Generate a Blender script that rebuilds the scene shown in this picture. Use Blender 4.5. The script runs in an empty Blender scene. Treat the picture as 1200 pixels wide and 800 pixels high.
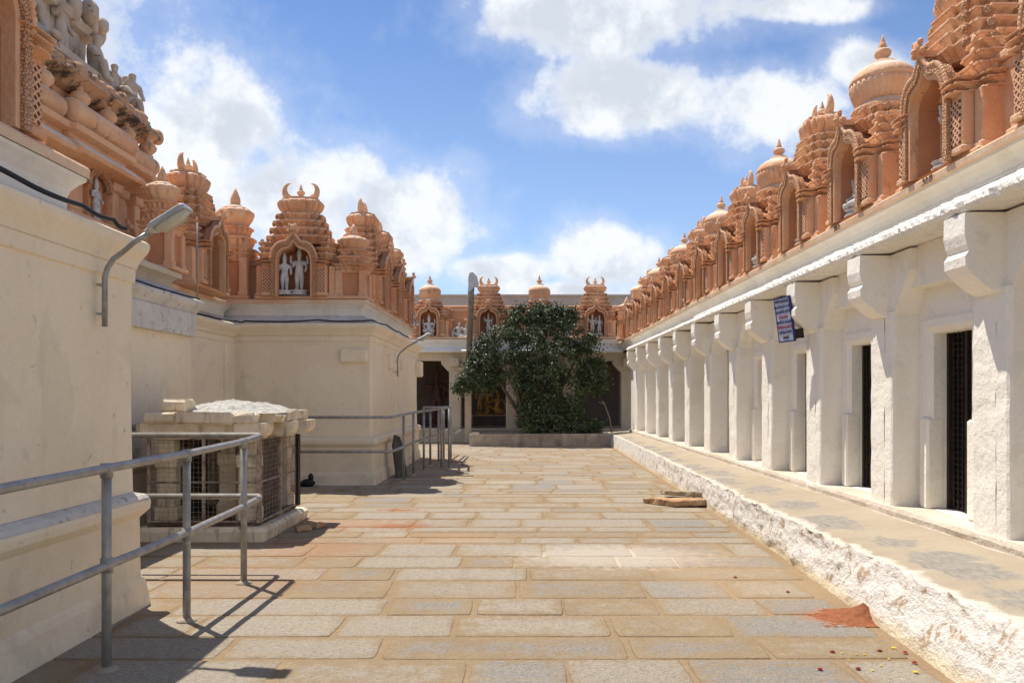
import bpy, bmesh, math, random
from mathutils import Vector, Matrix, noise
R = math.radians
random.seed(7)
S = bpy.context.scene
COL = S.collection

# ------------------------------------------------------------------ camera
cd = bpy.data.cameras.new('camera'); cam = bpy.data.objects.new('camera', cd); COL.objects.link(cam)
cam.location = (0, 0, 1.6); cam.rotation_euler = (R(90), 0, 0)
cd.sensor_width = 36; cd.lens = 940 / 1200 * 36
cd.shift_x = (600 - 608) / 1200; cd.shift_y = (464 - 400) / 1200
cd.clip_start = .05; cd.clip_end = 2000
S.camera = cam
# ------------------------------------------------------------------ world, sun, exposure
SUN_D = Vector((-.40, .39, 1.2)).normalized()
EL = math.asin(SUN_D.z); AZ = math.atan2(SUN_D.x, SUN_D.y)
W = bpy.data.worlds.new('World'); S.world = W; W.use_nodes = True
sd = bpy.data.lights.new('sun', 'SUN'); sun = bpy.data.objects.new('sun', sd); COL.objects.link(sun)
sd.energy = 4.3; sd.angle = R(.53); sd.color = (1, .93, .82)
sun.rotation_euler = (-SUN_D).to_track_quat('-Z', 'Y').to_euler()
S.view_settings.view_transform = 'Standard'; S.view_settings.look = 'None'
S.view_settings.exposure = 0.46; S.view_settings.gamma = 1.0
S.view_settings.use_curve_mapping = False

class NT:
    """small node-building helper"""
    def __init__(s, tree): s.t = tree; s.n = tree.nodes; s.l = tree.links
    def put(s, v, sock):
        if v is None: return
        if isinstance(v, bpy.types.NodeSocket): s.l.new(v, sock)
        elif isinstance(v, (tuple, list)) and sock.type == 'RGBA' and len(v) == 3: sock.default_value = (*v, 1)
        else: sock.default_value = v
    def math(s, op, a, b=None, c=None, clamp=False):
        n = s.n.new('ShaderNodeMath'); n.operation = op; n.use_clamp = clamp
        for i, v in enumerate((a, b, c)): s.put(v, n.inputs[i])
        return n.outputs[0]
    def vmath(s, op, a, b=None):
        n = s.n.new('ShaderNodeVectorMath'); n.operation = op
        s.put(a, n.inputs[0]); s.put(b, n.inputs[1])
        return n.outputs['Value'] if op in ('LENGTH', 'DOT_PRODUCT') else n.outputs[0]
    def mix(s, f, a, b, mode='MIX'):
        n = s.n.new('ShaderNodeMix'); n.data_type = 'RGBA'; n.blend_type = mode; n.clamp_factor = True
        s.put(f, n.inputs[0]); s.put(a, n.inputs[6]); s.put(b, n.inputs[7])
        return n.outputs[2]
    def noise(s, vec, scale, detail=4, rough=.55, dist=0):
        n = s.n.new('ShaderNodeTexNoise'); s.put(vec, n.inputs['Vector'])
        n.inputs['Scale'].default_value = scale; n.inputs['Detail'].default_value = detail
        n.inputs['Roughness'].default_value = rough; n.inputs['Distortion'].default_value = dist
        return n.outputs['Fac']
    def voro(s, vec, scale, feature='F1', out='Distance'):
        n = s.n.new('ShaderNodeTexVoronoi'); n.feature = feature; s.put(vec, n.inputs['Vector'])
        n.inputs['Scale'].default_value = scale
        return n.outputs[out]
    def ramp(s, f, a, b, lo=0., hi=1.):
        n = s.n.new('ShaderNodeMapRange'); n.interpolation_type = 'SMOOTHSTEP'
        s.put(f, n.inputs[0]); n.inputs[1].default_value = a; n.inputs[2].default_value = b
        n.inputs[3].default_value = lo; n.inputs[4].default_value = hi
        return n.outputs[0]
    def map(s, vec, scale=(1, 1, 1), loc=(0, 0, 0)):
        n = s.n.new('ShaderNodeMapping'); s.put(vec, n.inputs[0])
        n.inputs['Location'].default_value = loc; n.inputs['Scale'].default_value = scale
        return n.outputs[0]
    def bump(s, h, strength, dist=.02, normal=None):
        n = s.n.new('ShaderNodeBump'); n.inputs['Strength'].default_value = strength
        n.inputs['Distance'].default_value = dist; s.put(h, n.inputs['Height']); s.put(normal, n.inputs['Normal'])
        return n.outputs[0]
    def attr(s, name):
        n = s.n.new('ShaderNodeAttribute'); n.attribute_name = name
        return n.outputs['Fac']
    def ell(s, pos, cx, cy, rx, ry, nz=None, amt=.5):
        """soft ground stain: 1 inside an ellipse, ragged edge"""
        p = s.map(pos, (1 / rx, 1 / ry, 0), (-cx / rx, -cy / ry, 0))
        d = s.vmath('LENGTH', p)
        if nz is not None: d = s.math('ADD', d, s.math('MULTIPLY', s.math('SUBTRACT', nz, .5), amt * 2))
        return s.ramp(d, 1.05, .35)

def world_sky():
    t = NT(W.node_tree); W.node_tree.nodes.clear()
    sky = t.n.new('ShaderNodeTexSky'); sky.sky_type = 'NISHITA'; sky.sun_disc = False
    sky.sun_elevation = EL; sky.sun_rotation = AZ
    sky.air_density = 1.0; sky.dust_density = .25; sky.ozone_density = 2.5; sky.altitude = 900
    g = t.n.new('ShaderNodeTexCoord').outputs['Generated']
    sx = t.n.new('ShaderNodeSeparateXYZ'); t.l.new(g, sx.inputs[0])
    y = t.math('MAXIMUM', sx.outputs[1], .05)
    u = t.math('DIVIDE', sx.outputs[0], y); v = t.math('DIVIDE', sx.outputs[2], y)
    cb = t.n.new('ShaderNodeCombineXYZ'); t.l.new(u, cb.inputs[0]); t.l.new(v, cb.inputs[1])
    uv = cb.outputs[0]
    f1 = t.noise(g, 4.6, 13, .63); f2 = t.noise(g, 21, 8, .65)
    fs_ = t.noise(t.vmath('ADD', g, (-.022, .010, .045)), 4.6, 6, .6)
    cl = [(95, 60, 150, 190), (200, 165, 215, 150), (260, 150, 120, 90), (340, 225, 180, 105), (470, 250, 125, 80), 
          (720, 15, 260, 66), (930, 10, 150, 28), (745, 112, 150, 60), (900, 120, 140, 62), (1020, 75, 95, 50), (715, 300, 85, 56), (585, 318, 75, 30), (420, 300, 130, 48),
          (660, 345, 90, 18)]
    dens = None
    for (cx, cy, rx, ry) in cl:
        p = t.map(uv, (940 / rx, 940 / ry, 0), (-(cx - 608) / rx, -(464 - cy) / ry, 0))
        d = t.math('SUBTRACT', 1.0, t.vmath('LENGTH', p))
        dens = d if dens is None else t.math('SMOOTH_MAX', dens, d, .18)
    dens = t.math('MAXIMUM', dens, -.75)
    fn = t.math('ADD', t.math('MULTIPLY', t.math('SUBTRACT', f1, .5), 2.5), t.math('MULTIPLY', t.math('SUBTRACT', f2, .5), .55))
    front = t.math('ADD', dens, fn)
    back = t.math('SUBTRACT', t.math('ADD', fn, 0.0), -.12)  # unseen cloud behind and overhead, thickened to lift the fill in shaded areas
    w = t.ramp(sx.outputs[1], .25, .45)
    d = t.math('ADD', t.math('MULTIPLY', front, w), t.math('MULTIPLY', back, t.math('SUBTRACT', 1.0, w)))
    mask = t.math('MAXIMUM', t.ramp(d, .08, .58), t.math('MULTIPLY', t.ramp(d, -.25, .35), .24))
    mask = t.math('MULTIPLY', mask, t.ramp(sx.outputs[2], .0, .08))
    shade = t.ramp(t.math('ADD', t.math('SUBTRACT', fs_, f1), t.math('MULTIPLY', t.math('SUBTRACT', f2, .5), .10)), -.05, .09)
    core = t.ramp(d, .15, .7)
    cc = t.mix(t.math('MULTIPLY', t.math('MULTIPLY', shade, core), .85), (7.1, 7.3, 7.6), (4.7, 5.15, 5.8))
    skyc = t.mix(1.0, sky.outputs[0], (.75, .89, 1.08), 'MULTIPLY')
    hz = t.ramp(sx.outputs[2], .55, .05, .0, .30)
    skyc = t.mix(hz, skyc, (6.0, 7.2, 8.6))
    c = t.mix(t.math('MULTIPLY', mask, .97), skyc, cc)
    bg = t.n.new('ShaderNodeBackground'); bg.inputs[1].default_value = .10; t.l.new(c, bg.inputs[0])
    o = t.n.new('ShaderNodeOutputWorld'); t.l.new(bg.outputs[0], o.inputs[0])
world_sky()

# ------------------------------------------------------------------ materials
M = {}
def material(name, fn):
    m = bpy.data.materials.new(name); m.use_nodes = True
    t = NT(m.node_tree); b = t.n['Principled BSDF']
    geo = t.n.new('ShaderNodeNewGeometry'); tc = t.n.new('ShaderNodeTexCoord'); oi = t.n.new('ShaderNodeObjectInfo')
    pos = geo.outputs['Position']
    ofs = t.n.new('ShaderNodeCombineXYZ')
    for i in range(3): t.l.new(t.math('MULTIPLY', oi.outputs['Random'], 37. + 11 * i), ofs.inputs[i])
    obj = t.vmath('ADD', tc.outputs['Object'], ofs.outputs[0])
    r = fn(t, pos, obj, geo)
    t.put(r['c'], b.inputs['Base Color']); t.put(r.get('r', .8), b.inputs['Roughness'])
    if 'n' in r: t.put(r['n'], b.inputs['Normal'])
    t.put(r.get('metal', 0.), b.inputs['Metallic']); t.put(r.get('spec', .3), b.inputs['Specular IOR Level'])
    M[name] = m
    return m

def plaster(c, c2, dirt, streak=.5, rough=.35, splat=.0):
    def f(t, pos, obj, geo):
        big = t.noise(pos, .9, 5, .6); mid = t.noise(pos, 4.5, 6, .62); fine = t.noise(pos, 38, 4, .6)
        col = t.mix(t.ramp(big, .35, .68), c, c2)
        vs = t.noise(t.map(pos, (3.2, 3.2, .42)), 1.5, 6, .68)
        col = t.mix(t.math('MULTIPLY', t.ramp(vs, .50, .86), streak), col, dirt)
        col = t.mix(t.math('MULTIPLY', t.ramp(mid, .60, .74), .35), col, tuple(x * .72 for x in c2))
        sz = t.n.new('ShaderNodeSeparateXYZ'); t.l.new(pos, sz.inputs[0])
        gr = t.math('MULTIPLY', t.ramp(sz.outputs[2], 1.0, .05), t.ramp(t.noise(pos, 2.6, 6, .66), .42, .66))
        col = t.mix(t.math('MULTIPLY', gr, .45 * min(1, streak * 2)), col, dirt)
        pt_ = t.ramp(t.noise(pos, 1.35, 3, .5, .6), .575, .60)
        col = t.mix(t.math('MULTIPLY', pt_, .22), col, tuple(x * .76 for x in c2))
        if splat:
            sp = t.ramp(t.noise(pos, 9, 7, .68, .4), .645 if splat < .9 else .59, .675 if splat < .9 else .63)
            col = t.mix(t.math('MULTIPLY', sp, splat * .6), col, (.17, .12, .08))
        col = t.mix(t.math('MULTIPLY', t.ramp(fine, .3, .75), .14), col, tuple(x * .6 for x in c))
        h = t.math('ADD', t.math('MULTIPLY', mid, 1.2), t.math('MULTIPLY', fine, .35))
        h = t.math('ADD', h, t.math('MULTIPLY', t.noise(pos, 13, 4, .6), .8))
        return dict(c=col, r=.9, n=t.bump(h, rough, .03), spec=.15)
    return f
material('plaster_cream', plaster((.88, .76, .565), (.82, .69, .50), (.45, .35, .24), .40, .25, .6))
material('plaster_block', plaster((.89, .775, .58), (.84, .71, .52), (.46, .35, .23), .35, .22, .30))
material('plaster_white', plaster((.93, .885, .795), (.90, .84, .725), (.62, .50, .36), .22, .40, .10))
material('plinth_lime', plaster((.72, .65, .54), (.62, .53, .42), (.40, .31, .22), .5, .8, .5))
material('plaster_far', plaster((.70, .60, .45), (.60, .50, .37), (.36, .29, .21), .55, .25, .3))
material('plaster_eave', plaster((.92, .885, .81), (.87, .82, .72), (.45, .38, .30), .45, 1.0, .6))
material('ledge_weathered', plaster((.68, .64, .58), (.54, .50, .44), (.18, .15, .12), .8, .5, .92))
material('parapet_stained', plaster((.72, .60, .43), (.60, .49, .35), (.25, .19, .13), .75, .3, .55))
material('parapet_cream', plaster((.90, .84, .73), (.85, .78, .65), (.50, .41, .30), .5, .25, .2))
material('concrete_grey', plaster((.36, .355, .34), (.31, .30, .285), (.20, .19, .17), .4, .2))
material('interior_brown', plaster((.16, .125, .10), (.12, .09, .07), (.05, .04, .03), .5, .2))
material('planter_plaster', plaster((.52, .44, .34), (.40, .33, .26), (.10, .08, .06), .95, .4, .5))

def terracotta(t, pos, obj, geo):
    big = t.noise(obj, 1.7, 5, .6); fine = t.noise(obj, 22, 5, .6)
    col = t.mix(t.ramp(big, .32, .7), (.68, .345, .185), (.76, .465, .28))
    col = t.mix(t.math('MULTIPLY', t.ramp(t.noise(obj, 6, 6, .65), .52, .72), .55), col, (.80, .56, .37))
    col = t.mix(t.math('MULTIPLY', t.ramp(t.noise(t.map(obj, (4, 4, 1.2)), 1.6, 6, .68), .57, .74), .80), col, (.13, .085, .06))
    sx = t.n.new('ShaderNodeSeparateXYZ'); t.l.new(geo.outputs['Normal'], sx.inputs[0])
    top_pale = t.math('MULTIPLY', t.ramp(sx.outputs[2], .5, .85), t.ramp(t.noise(obj, 5, 4, .6), .25, .52))   # patchily paler where a face points up
    col = t.mix(t.math('MULTIPLY', top_pale, .85), col, (.80, .69, .56))
    h = t.math('ADD', t.math('MULTIPLY', fine, .5), t.math('MULTIPLY', t.voro(obj, 26), .55))
    return dict(c=col, r=.88, n=t.bump(h, .45, .018), spec=.15)
material('terracotta', terracotta)
def coping_m(t, pos, obj, geo):
    col = t.mix(t.ramp(t.noise(pos, 1.6, 6, .62), .35, .65), (.72, .46, .29), (.76, .60, .43))
    col = t.mix(t.math('MULTIPLY', t.ramp(t.noise(pos, 7, 6, .66), .55, .7), .5), col, (.42, .24, .14))
    return dict(c=col, r=.9, n=t.bump(t.noise(pos, 18, 5, .6), .4, .02), spec=.12)
material('coping_peach', coping_m)
def lattice_m(t, pos, obj, geo):
    sx = t.n.new('ShaderNodeSeparateXYZ'); t.l.new(obj, sx.inputs[0])
    a = t.math('FRACT', t.math('MULTIPLY', t.math('ADD', sx.outputs[0], sx.outputs[2]), 17.)); b = t.math('FRACT', t.math('MULTIPLY', t.math('SUBTRACT', sx.outputs[0], sx.outputs[2]), 17.))
    ha = t.ramp(t.math('ABSOLUTE', t.math('SUBTRACT', a, .5)), .34, .24); hb = t.ramp(t.math('ABSOLUTE', t.math('SUBTRACT', b, .5)), .34, .24)
    hole = t.math('MULTIPLY', ha, hb)
    col = t.mix(hole, (.72, .42, .25), (.16, .07, .045))
    return dict(c=col, r=.9, n=t.bump(t.math('SUBTRACT', 1., hole), .8, .02), spec=.1)
material('terracotta_lattice', lattice_m)
def carved(t, pos, obj, geo):
    v = t.voro(obj, 46); v2 = t.voro(obj, 46, 'DISTANCE_TO_EDGE')
    big = t.noise(obj, 2.2, 5, .6)
    col = t.mix(t.ramp(big, .32, .7), (.68, .34, .175), (.78, .47, .28))
    col = t.mix(t.ramp(v2, .02, .12, .40, 0), col, (.36, .17, .10))
    h = t.math('ADD', t.math('SUBTRACT', 1., v), t.ramp(v2, 0, .12))
    return dict(c=col, r=.9, n=t.bump(h, .9, .02), spec=.12)
material('terracotta_carved', carved)
def niche(t, pos, obj, geo):
    col = t.mix(t.ramp(t.noise(obj, 2.5, 5, .6), .3, .7), (.60, .285, .145), (.52, .24, .125))
    col = t.mix(t.math('MULTIPLY', t.ramp(t.noise(t.map(obj, (5, 5, .8)), 1.5, 5, .6), .55, .75), .5), col, (.20, .10, .06))
    return dict(c=col, r=.9, n=t.bump(t.noise(obj, 14, 4), .2, .02), spec=.1)
material('terracotta_niche', niche)
def lime_old(t, pos, obj, geo):
    col = t.mix(t.ramp(t.noise(obj, 2.4, 6, .65), .35, .68), (.62, .51, .41), (.48, .38, .30))
    col = t.mix(t.math('MULTIPLY', t.ramp(t.noise(obj, 5, 6, .7), .56, .70), .8), col, (.08, .065, .055))
    col = t.mix(t.math('MULTIPLY', t.ramp(t.noise(obj, 3.3, 5, .6), .58, .75), .6), col, (.50, .28, .15))
    return dict(c=col, r=.92, n=t.bump(t.noise(obj, 16, 6, .65), .7, .03), spec=.1)
material('lime_weathered', lime_old)
def blackcrust(t, pos, obj, geo):
    col = t.mix(t.ramp(t.noise(obj, 3.2, 7, .68), .47, .62), (.60, .36, .22), (.09, .07, .06))
    return dict(c=col, r=.95, n=t.bump(t.noise(obj, 18, 6, .7), .9, .03), spec=.08)
material('terracotta_blackened', blackcrust)
def statue_m(t, pos, obj, geo):
    col = t.mix(t.ramp(t.noise(obj, 6, 5, .6), .35, .7), (.66, .65, .62), (.48, .46, .43))
    col = t.mix(t.math('MULTIPLY', t.ramp(t.noise(obj, 11, 5, .6), .58, .7), .5), col, (.22, .19, .16))
    return dict(c=col, r=.7, n=t.bump(t.noise(obj, 30, 4), .3, .01), spec=.2)
material('statue_white', statue_m)

def simple(c, c2=None, r=.6, metal=0., sc=6, bump=.1, spec=.3):
    def f(t, pos, obj, geo):
        col = t.mix(t.ramp(t.noise(obj, sc, 5, .6), .35, .68), c, c2 or tuple(x * .72 for x in c))
        return dict(c=col, r=r, metal=metal, n=t.bump(t.noise(obj, sc * 5, 4), bump, .008), spec=spec)
    return f
def pipe_m(t, pos, obj, geo):
    col = t.mix(t.ramp(t.noise(pos, 9, 5, .6), .35, .68), (.36, .35, .325), (.25, .24, .22))
    rust = t.ramp(t.noise(pos, 16, 6, .7), .60, .68)
    col = t.mix(t.math('MULTIPLY', rust, .7), col, (.17, .085, .045))
    return dict(c=col, r=t.math('ADD', .36, t.math('MULTIPLY', rust, .4)), metal=t.math('SUBTRACT', .28, t.math('MULTIPLY', rust, .25)), n=t.bump(t.noise(pos, 50, 4), .15, .006), spec=.35)
material('pipe_steel', pipe_m)
material('iron_dark', simple((.025, .022, .02), (.05, .032, .022), .6, .3, 12))
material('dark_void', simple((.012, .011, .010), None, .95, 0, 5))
material('wire_rusty', simple((.42, .38, .32), (.22, .13, .09), .6, .2, 14))
material('lamp_shell', simple((.50, .51, .50), (.40, .41, .40), .4, .2, 8))
material('lamp_glass', simple((.55, .53, .42), (.46, .44, .34), .25, 0, 8, .05, .5))
material('cable_black', simple((.02, .02, .022), None, .55))
material('gold', simple((.40, .22, .06), (.22, .11, .035), .45, .5, 14))
material('idol_dark', simple((.05, .028, .022), (.14, .05, .035), .5, 0, 9))
material('wood_table', simple((.32, .19, .09), (.22, .12, .06), .6, 0, 10))
material('pole_wood', simple((.27, .21, .14), (.16, .125, .085), .85, 0, 7, .4))
material('pole_stone', simple((.58, .49, .36), (.46, .38, .27), .85, 0, 5, .3))
material('board_dark', simple((.10, .095, .085), (.06, .055, .05), .8, 0, 6))
material('bag_black', simple((.015, .015, .016), None, .5))
material('petal_red', simple((.30, .012, .02), (.18, .008, .012), .6))
material('petal_yellow', simple((.85, .60, .03), (.7, .45, .02), .6))
material('sign_board', simple((.42, .47, .62), (.36, .40, .55), .5, 0, 5, .03))
material('sign_blue', simple((.035, .045, .17), None, .6))
material('sign_red', simple((.42, .05, .08), None, .6))
material('sign_black', simple((.02, .02, .03), None, .6))
material('rust_powder', simple((.31, .125, .065), (.25, .09, .045), .97, 0, 22, .8, .05))
material('inscription', simple((.17, .11, .075), None, .9))
material('door_plank', simple((.48, .42, .33), (.36, .31, .24), .8, 0, 6, .3))
def bark(t, pos, obj, geo):
    n_ = t.noise(t.map(obj, (6, 6, 1.2)), 3, 6, .6)
    return dict(c=t.mix(t.ramp(n_, .3, .7), (.085, .06, .04), (.20, .16, .12)), r=.9, n=t.bump(n_, .6, .02), spec=.1)
material('bark', bark)
def leaf(t, pos, obj, geo):
    rnd = geo.outputs['Random Per Island']
    col = t.mix(rnd, (.034, .056, .020), (.095, .130, .050))
    col = t.mix(t.ramp(rnd, .86, .97), col, (.15, .18, .08))
    return dict(c=col, r=.48, spec=.45)
material('leaf', leaf)
def plaster_mound(t, pos, obj, geo):
    n1 = t.noise(pos, 14, 8, .7); n2 = t.noise(pos, 40, 5, .65)
    col = t.mix(t.ramp(n1, .36, .62), (.62, .58, .50), (.86, .84, .78))
    col = t.mix(t.math('MULTIPLY', t.ramp(n2, .58, .70), .45), col, (.30, .27, .22))
    return dict(c=col, r=.95, n=t.bump(t.math('ADD', n1, n2), 1., .05), spec=.1)
material('lime_mound', plaster_mound)
def grimy(t, pos, obj, geo):
    n1 = t.noise(pos, 3.5, 6, .65)
    col = t.mix(t.ramp(n1, .40, .64), (.78, .69, .53), (.62, .51, .36))
    col = t.mix(t.math('MULTIPLY', t.ramp(t.noise(t.map(pos, (6, 6, 1)), 1.5, 5, .6), .52, .7), .7), col, (.12, .09, .06))
    return dict(c=col, r=.9, n=t.bump(t.noise(pos, 25, 6, .65), .5, .02), spec=.12)
material('stone_limewashed', grimy)
def dark_stone(t, pos, obj, geo):  # blotchy dark brown stone
    col = t.mix(t.ramp(t.noise(pos, 3, 6, .65), .45, .66), (.10, .07, .045), (.38, .28, .16))
    return dict(c=col, r=.9, n=t.bump(t.noise(pos, 25, 6), .4, .02), spec=.1)
material('stone_dark', dark_stone)
material('stone_soot', simple((.05, .04, .032), (.10, .075, .05), .9, 0, 4))  # near-black colour for the shade seen through the cage mesh
def slab(t, pos, obj, geo):
    n1 = t.noise(obj, 7, 6, .65)
    col = t.mix(t.ramp(n1, .35, .65), (.40, .22, .11), (.50, .36, .22))
    col = t.mix(t.ramp(t.noise(obj, 16, 6, .65), .55, .68), col, (.17, .12, .08))
    return dict(c=col, r=.9, n=t.bump(t.noise(obj, 30, 6), .5, .02), spec=.1)
material('stone_brown', slab)
def slab2(t, pos, obj, geo):
    n1 = t.noise(obj, 9, 6, .65)
    col = t.mix(t.ramp(n1, .35, .65), (.27, .22, .15), (.42, .34, .23))
    return dict(c=col, r=.9, n=t.bump(t.noise(obj, 30, 6), .6, .02), spec=.1)
material('stone_greybrown', slab2)

SAND_A, SAND_B = (.365, .275, .17), (.32, .235, .142)
def ground_cols(t, pos):
    n1 = t.noise(pos, 1.3, 6, .62); n2 = t.noise(pos, 9, 6, .65); n3 = t.noise(pos, 60, 4, .65)
    sand = t.mix(t.ramp(n1, .3, .7), SAND_A, SAND_B)
    sand = t.mix(t.math('MULTIPLY', t.ramp(n2, .45, .7), .45), sand  , (.43, .335, .235))
    sand = t.mix(t.math('MULTIPLY', t.ramp(n3, .40, .75), .25), sand, (.25, .17, .10))
    return sand, n1, n2, n3
def stains(t, col, pos, n2, n3):
    for (cx, cy, rx, ry, a, c) in [(-1.66, 11.25, .38, .12, .8, (.36, .125, .055)), (-1.45, 9.85, .50, .26, .70, (.36, .14, .065)),
                                   (-2.25, 8.45, .9, .75, .42, (.40, .20, .11)), (-2.5, 7.0, 1.0, .9, .30, (.38, .21, .12)),
                                   (-2.1, 10.0, .9, .5, .35, (.46, .20, .10)), (2.36, 5.82, .40, .26, .8, (.46, .17, .08)),
                                   (.98, 8.0, 1.30, .75, .75, (.56, .49, .40)), (1.9, 7.2, .8, 1.6, .30, (.50, .35, .21)), (-.9, 9.0, 1.0, .5, .3, (.50, .28, .15))]:
        col = t.mix(t.math('MULTIPLY', t.ell(pos, cx, cy, rx, ry, n2, .8), a), col, c)
    return col
def sand_m(t, pos, obj, geo):
    sand, n1, n2, n3 = ground_cols(t, pos)
    sand = t.mix(t.math('MULTIPLY', t.ramp(t.noise(pos, 28, 5, .7), .40, .62), .55), sand, (.27, .195, .12))
    sand = t.mix(t.math('MULTIPLY', t.ramp(t.noise(pos, 85, 3, .7), .55, .66), .45), sand, (.12, .09, .06))
    sand = t.mix(1.0, sand, (.86, .83, .80), 'MULTIPLY')
    col = stains(t, sand, pos, n2, n3)
    return dict(c=col, r=.95, n=t.bump(t.math('ADD', n2, t.math('MULTIPLY', n3, .5)), .35, .02), spec=.1)
material('sand', sand_m)
def flag_m(t, pos, obj, geo):
    sand, n1, n2, n3 = ground_cols(t, pos)
    rnd = geo.outputs['Random Per Island']
    st = t.mix(rnd, (.385, .335, .265), (.435, .385, .31))
    st = t.mix(t.ramp(t.math('FRACT', t.math('MULTIPLY', rnd, 7.3)), .70, .85), st, (.31, .29, .265))
    grain = t.noise(t.map(pos, (1, 3.0, 1)), 26, 5, .7)
    st = t.mix(t.math('MULTIPLY', t.ramp(grain, .48, .66), .75), st, (.17, .145, .12))
    st = t.mix(t.math('MULTIPLY', t.ramp(t.noise(pos, 45, 5, .7), .54, .66), .6), st, (.54, .46, .36))
    band = t.noise(t.map(pos, (.6, 5, 1)), 2.2, 5, .65)
    st = t.mix(t.math('MULTIPLY', t.ramp(band, .5, .7), .5), st, (.46, .35, .22))
    e = t.attr('edge')
    cover = t.math('ADD', e, t.math('MULTIPLY', t.math('SUBTRACT', n2, .5), 2.6))
    cover = t.math('ADD', cover, t.math('MULTIPLY', t.math('SUBTRACT', t.math('FRACT', t.math('MULTIPLY', rnd, 13.7)), .60), 1.15))
    cover = t.math('ADD', cover, t.math('MULTIPLY', t.math('SUBTRACT', t.noise(pos, .55, 4, .6), .5), 1.6))
    cover = t.math('ADD', cover, t.math('MULTIPLY', t.math('SUBTRACT', t.noise(pos, 28, 5, .7), .5), 1.5))
    col = t.mix(t.math('MULTIPLY', t.ramp(cover, -.05, 1.05), .95), sand, st)
    crack = t.math('MULTIPLY', t.ramp(e, .17, .02), t.ramp(t.noise(pos, 1.1, 4, .6), .40, .58))
    col = t.mix(t.math('MULTIPLY', crack, .6), col, (.17, .125, .08))
    pit = t.ramp(t.noise(pos, 85, 3, .7), .55, .66)
    col = t.mix(t.math('MULTIPLY', t.math('MULTIPLY', pit, t.ramp(cover, .1, .9, .35, 1)), .55), col, (.10, .085, .07))
    col = stains(t, col, pos, n2, n3)
    h = t.math('ADD', t.math('MULTIPLY', t.noise(pos, 30, 7, .72), 1.9), t.math('MULTIPLY', n2, .9))
    return dict(c=col, r=.88, n=t.bump(h, .75, .022), spec=.18)
material('flagstone', flag_m)
def plat_m(t, pos, obj, geo):
    n1 = t.noise(pos, 1.6, 6, .62); n2 = t.noise(pos, 8, 6, .65); n3 = t.noise(pos, 55, 4, .65)
    sand = t.mix(t.ramp(n1, .3, .7), (.43, .365, .275), (.385, .32, .235))
    sand = t.mix(t.math('MULTIPLY', t.ramp(n3, .4, .75), .2), sand, (.34, .25, .16))
    st = t.mix(t.ramp(t.noise(t.map(pos, (4, 1.2, 1)), 9, 6, .7), .35, .65), (.25, .23, .20), (.36, .32, .265))
    p = t.math('ADD', t.attr('patch'), t.math('MULTIPLY', t.math('SUBTRACT', n2, .5), .9))
    col = t.mix(t.ramp(p, .35, .62), sand, st)
    wh = t.math('ADD', t.attr('lime'), t.math('MULTIPLY', t.math('SUBTRACT', n2, .5), 1.3))
    col = t.mix(t.math('MULTIPLY', t.ramp(wh, .40, .8), .8), col, (.66, .60, .51))
    return dict(c=col, r=.92, n=t.bump(t.math('ADD', n2, n3), .5, .025), spec=.12)
material('platform_top', plat_m)
def riser_m(t, pos, obj, geo):
    n1 = t.noise(pos, 5, 8, .68, .3); n2 = t.noise(t.map(pos, (1, 1, 2)), 16, 7, .68); n3 = t.noise(pos, 48, 4, .6)
    col = t.mix(t.ramp(n2, .35, .6), (.72, .66, .58), (.81, .77, .71))
    col = t.mix(t.math('MULTIPLY', t.ramp(n1, .55, .62), .85), col, (.42, .28, .17))
    col = t.mix(t.math('MULTIPLY', t.ramp(n2, .61, .69), .65), col, (.24, .17, .11))
    lo = t.math('ADD', t.attr('low'), t.math('MULTIPLY', t.math('SUBTRACT', n2, .5), .6))
    col = t.mix(t.ramp(lo, .72, .95), col, (.80, .67, .47))
    h = t.math('ADD', t.math('MULTIPLY', n1, 1.2), n2)
    return dict(c=col, r=.92, n=t.bump(t.math('ADD', h, t.math('MULTIPLY', n3, .3)), .7, .05), spec=.12)
material('riser_whitewash', riser_m)

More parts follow.
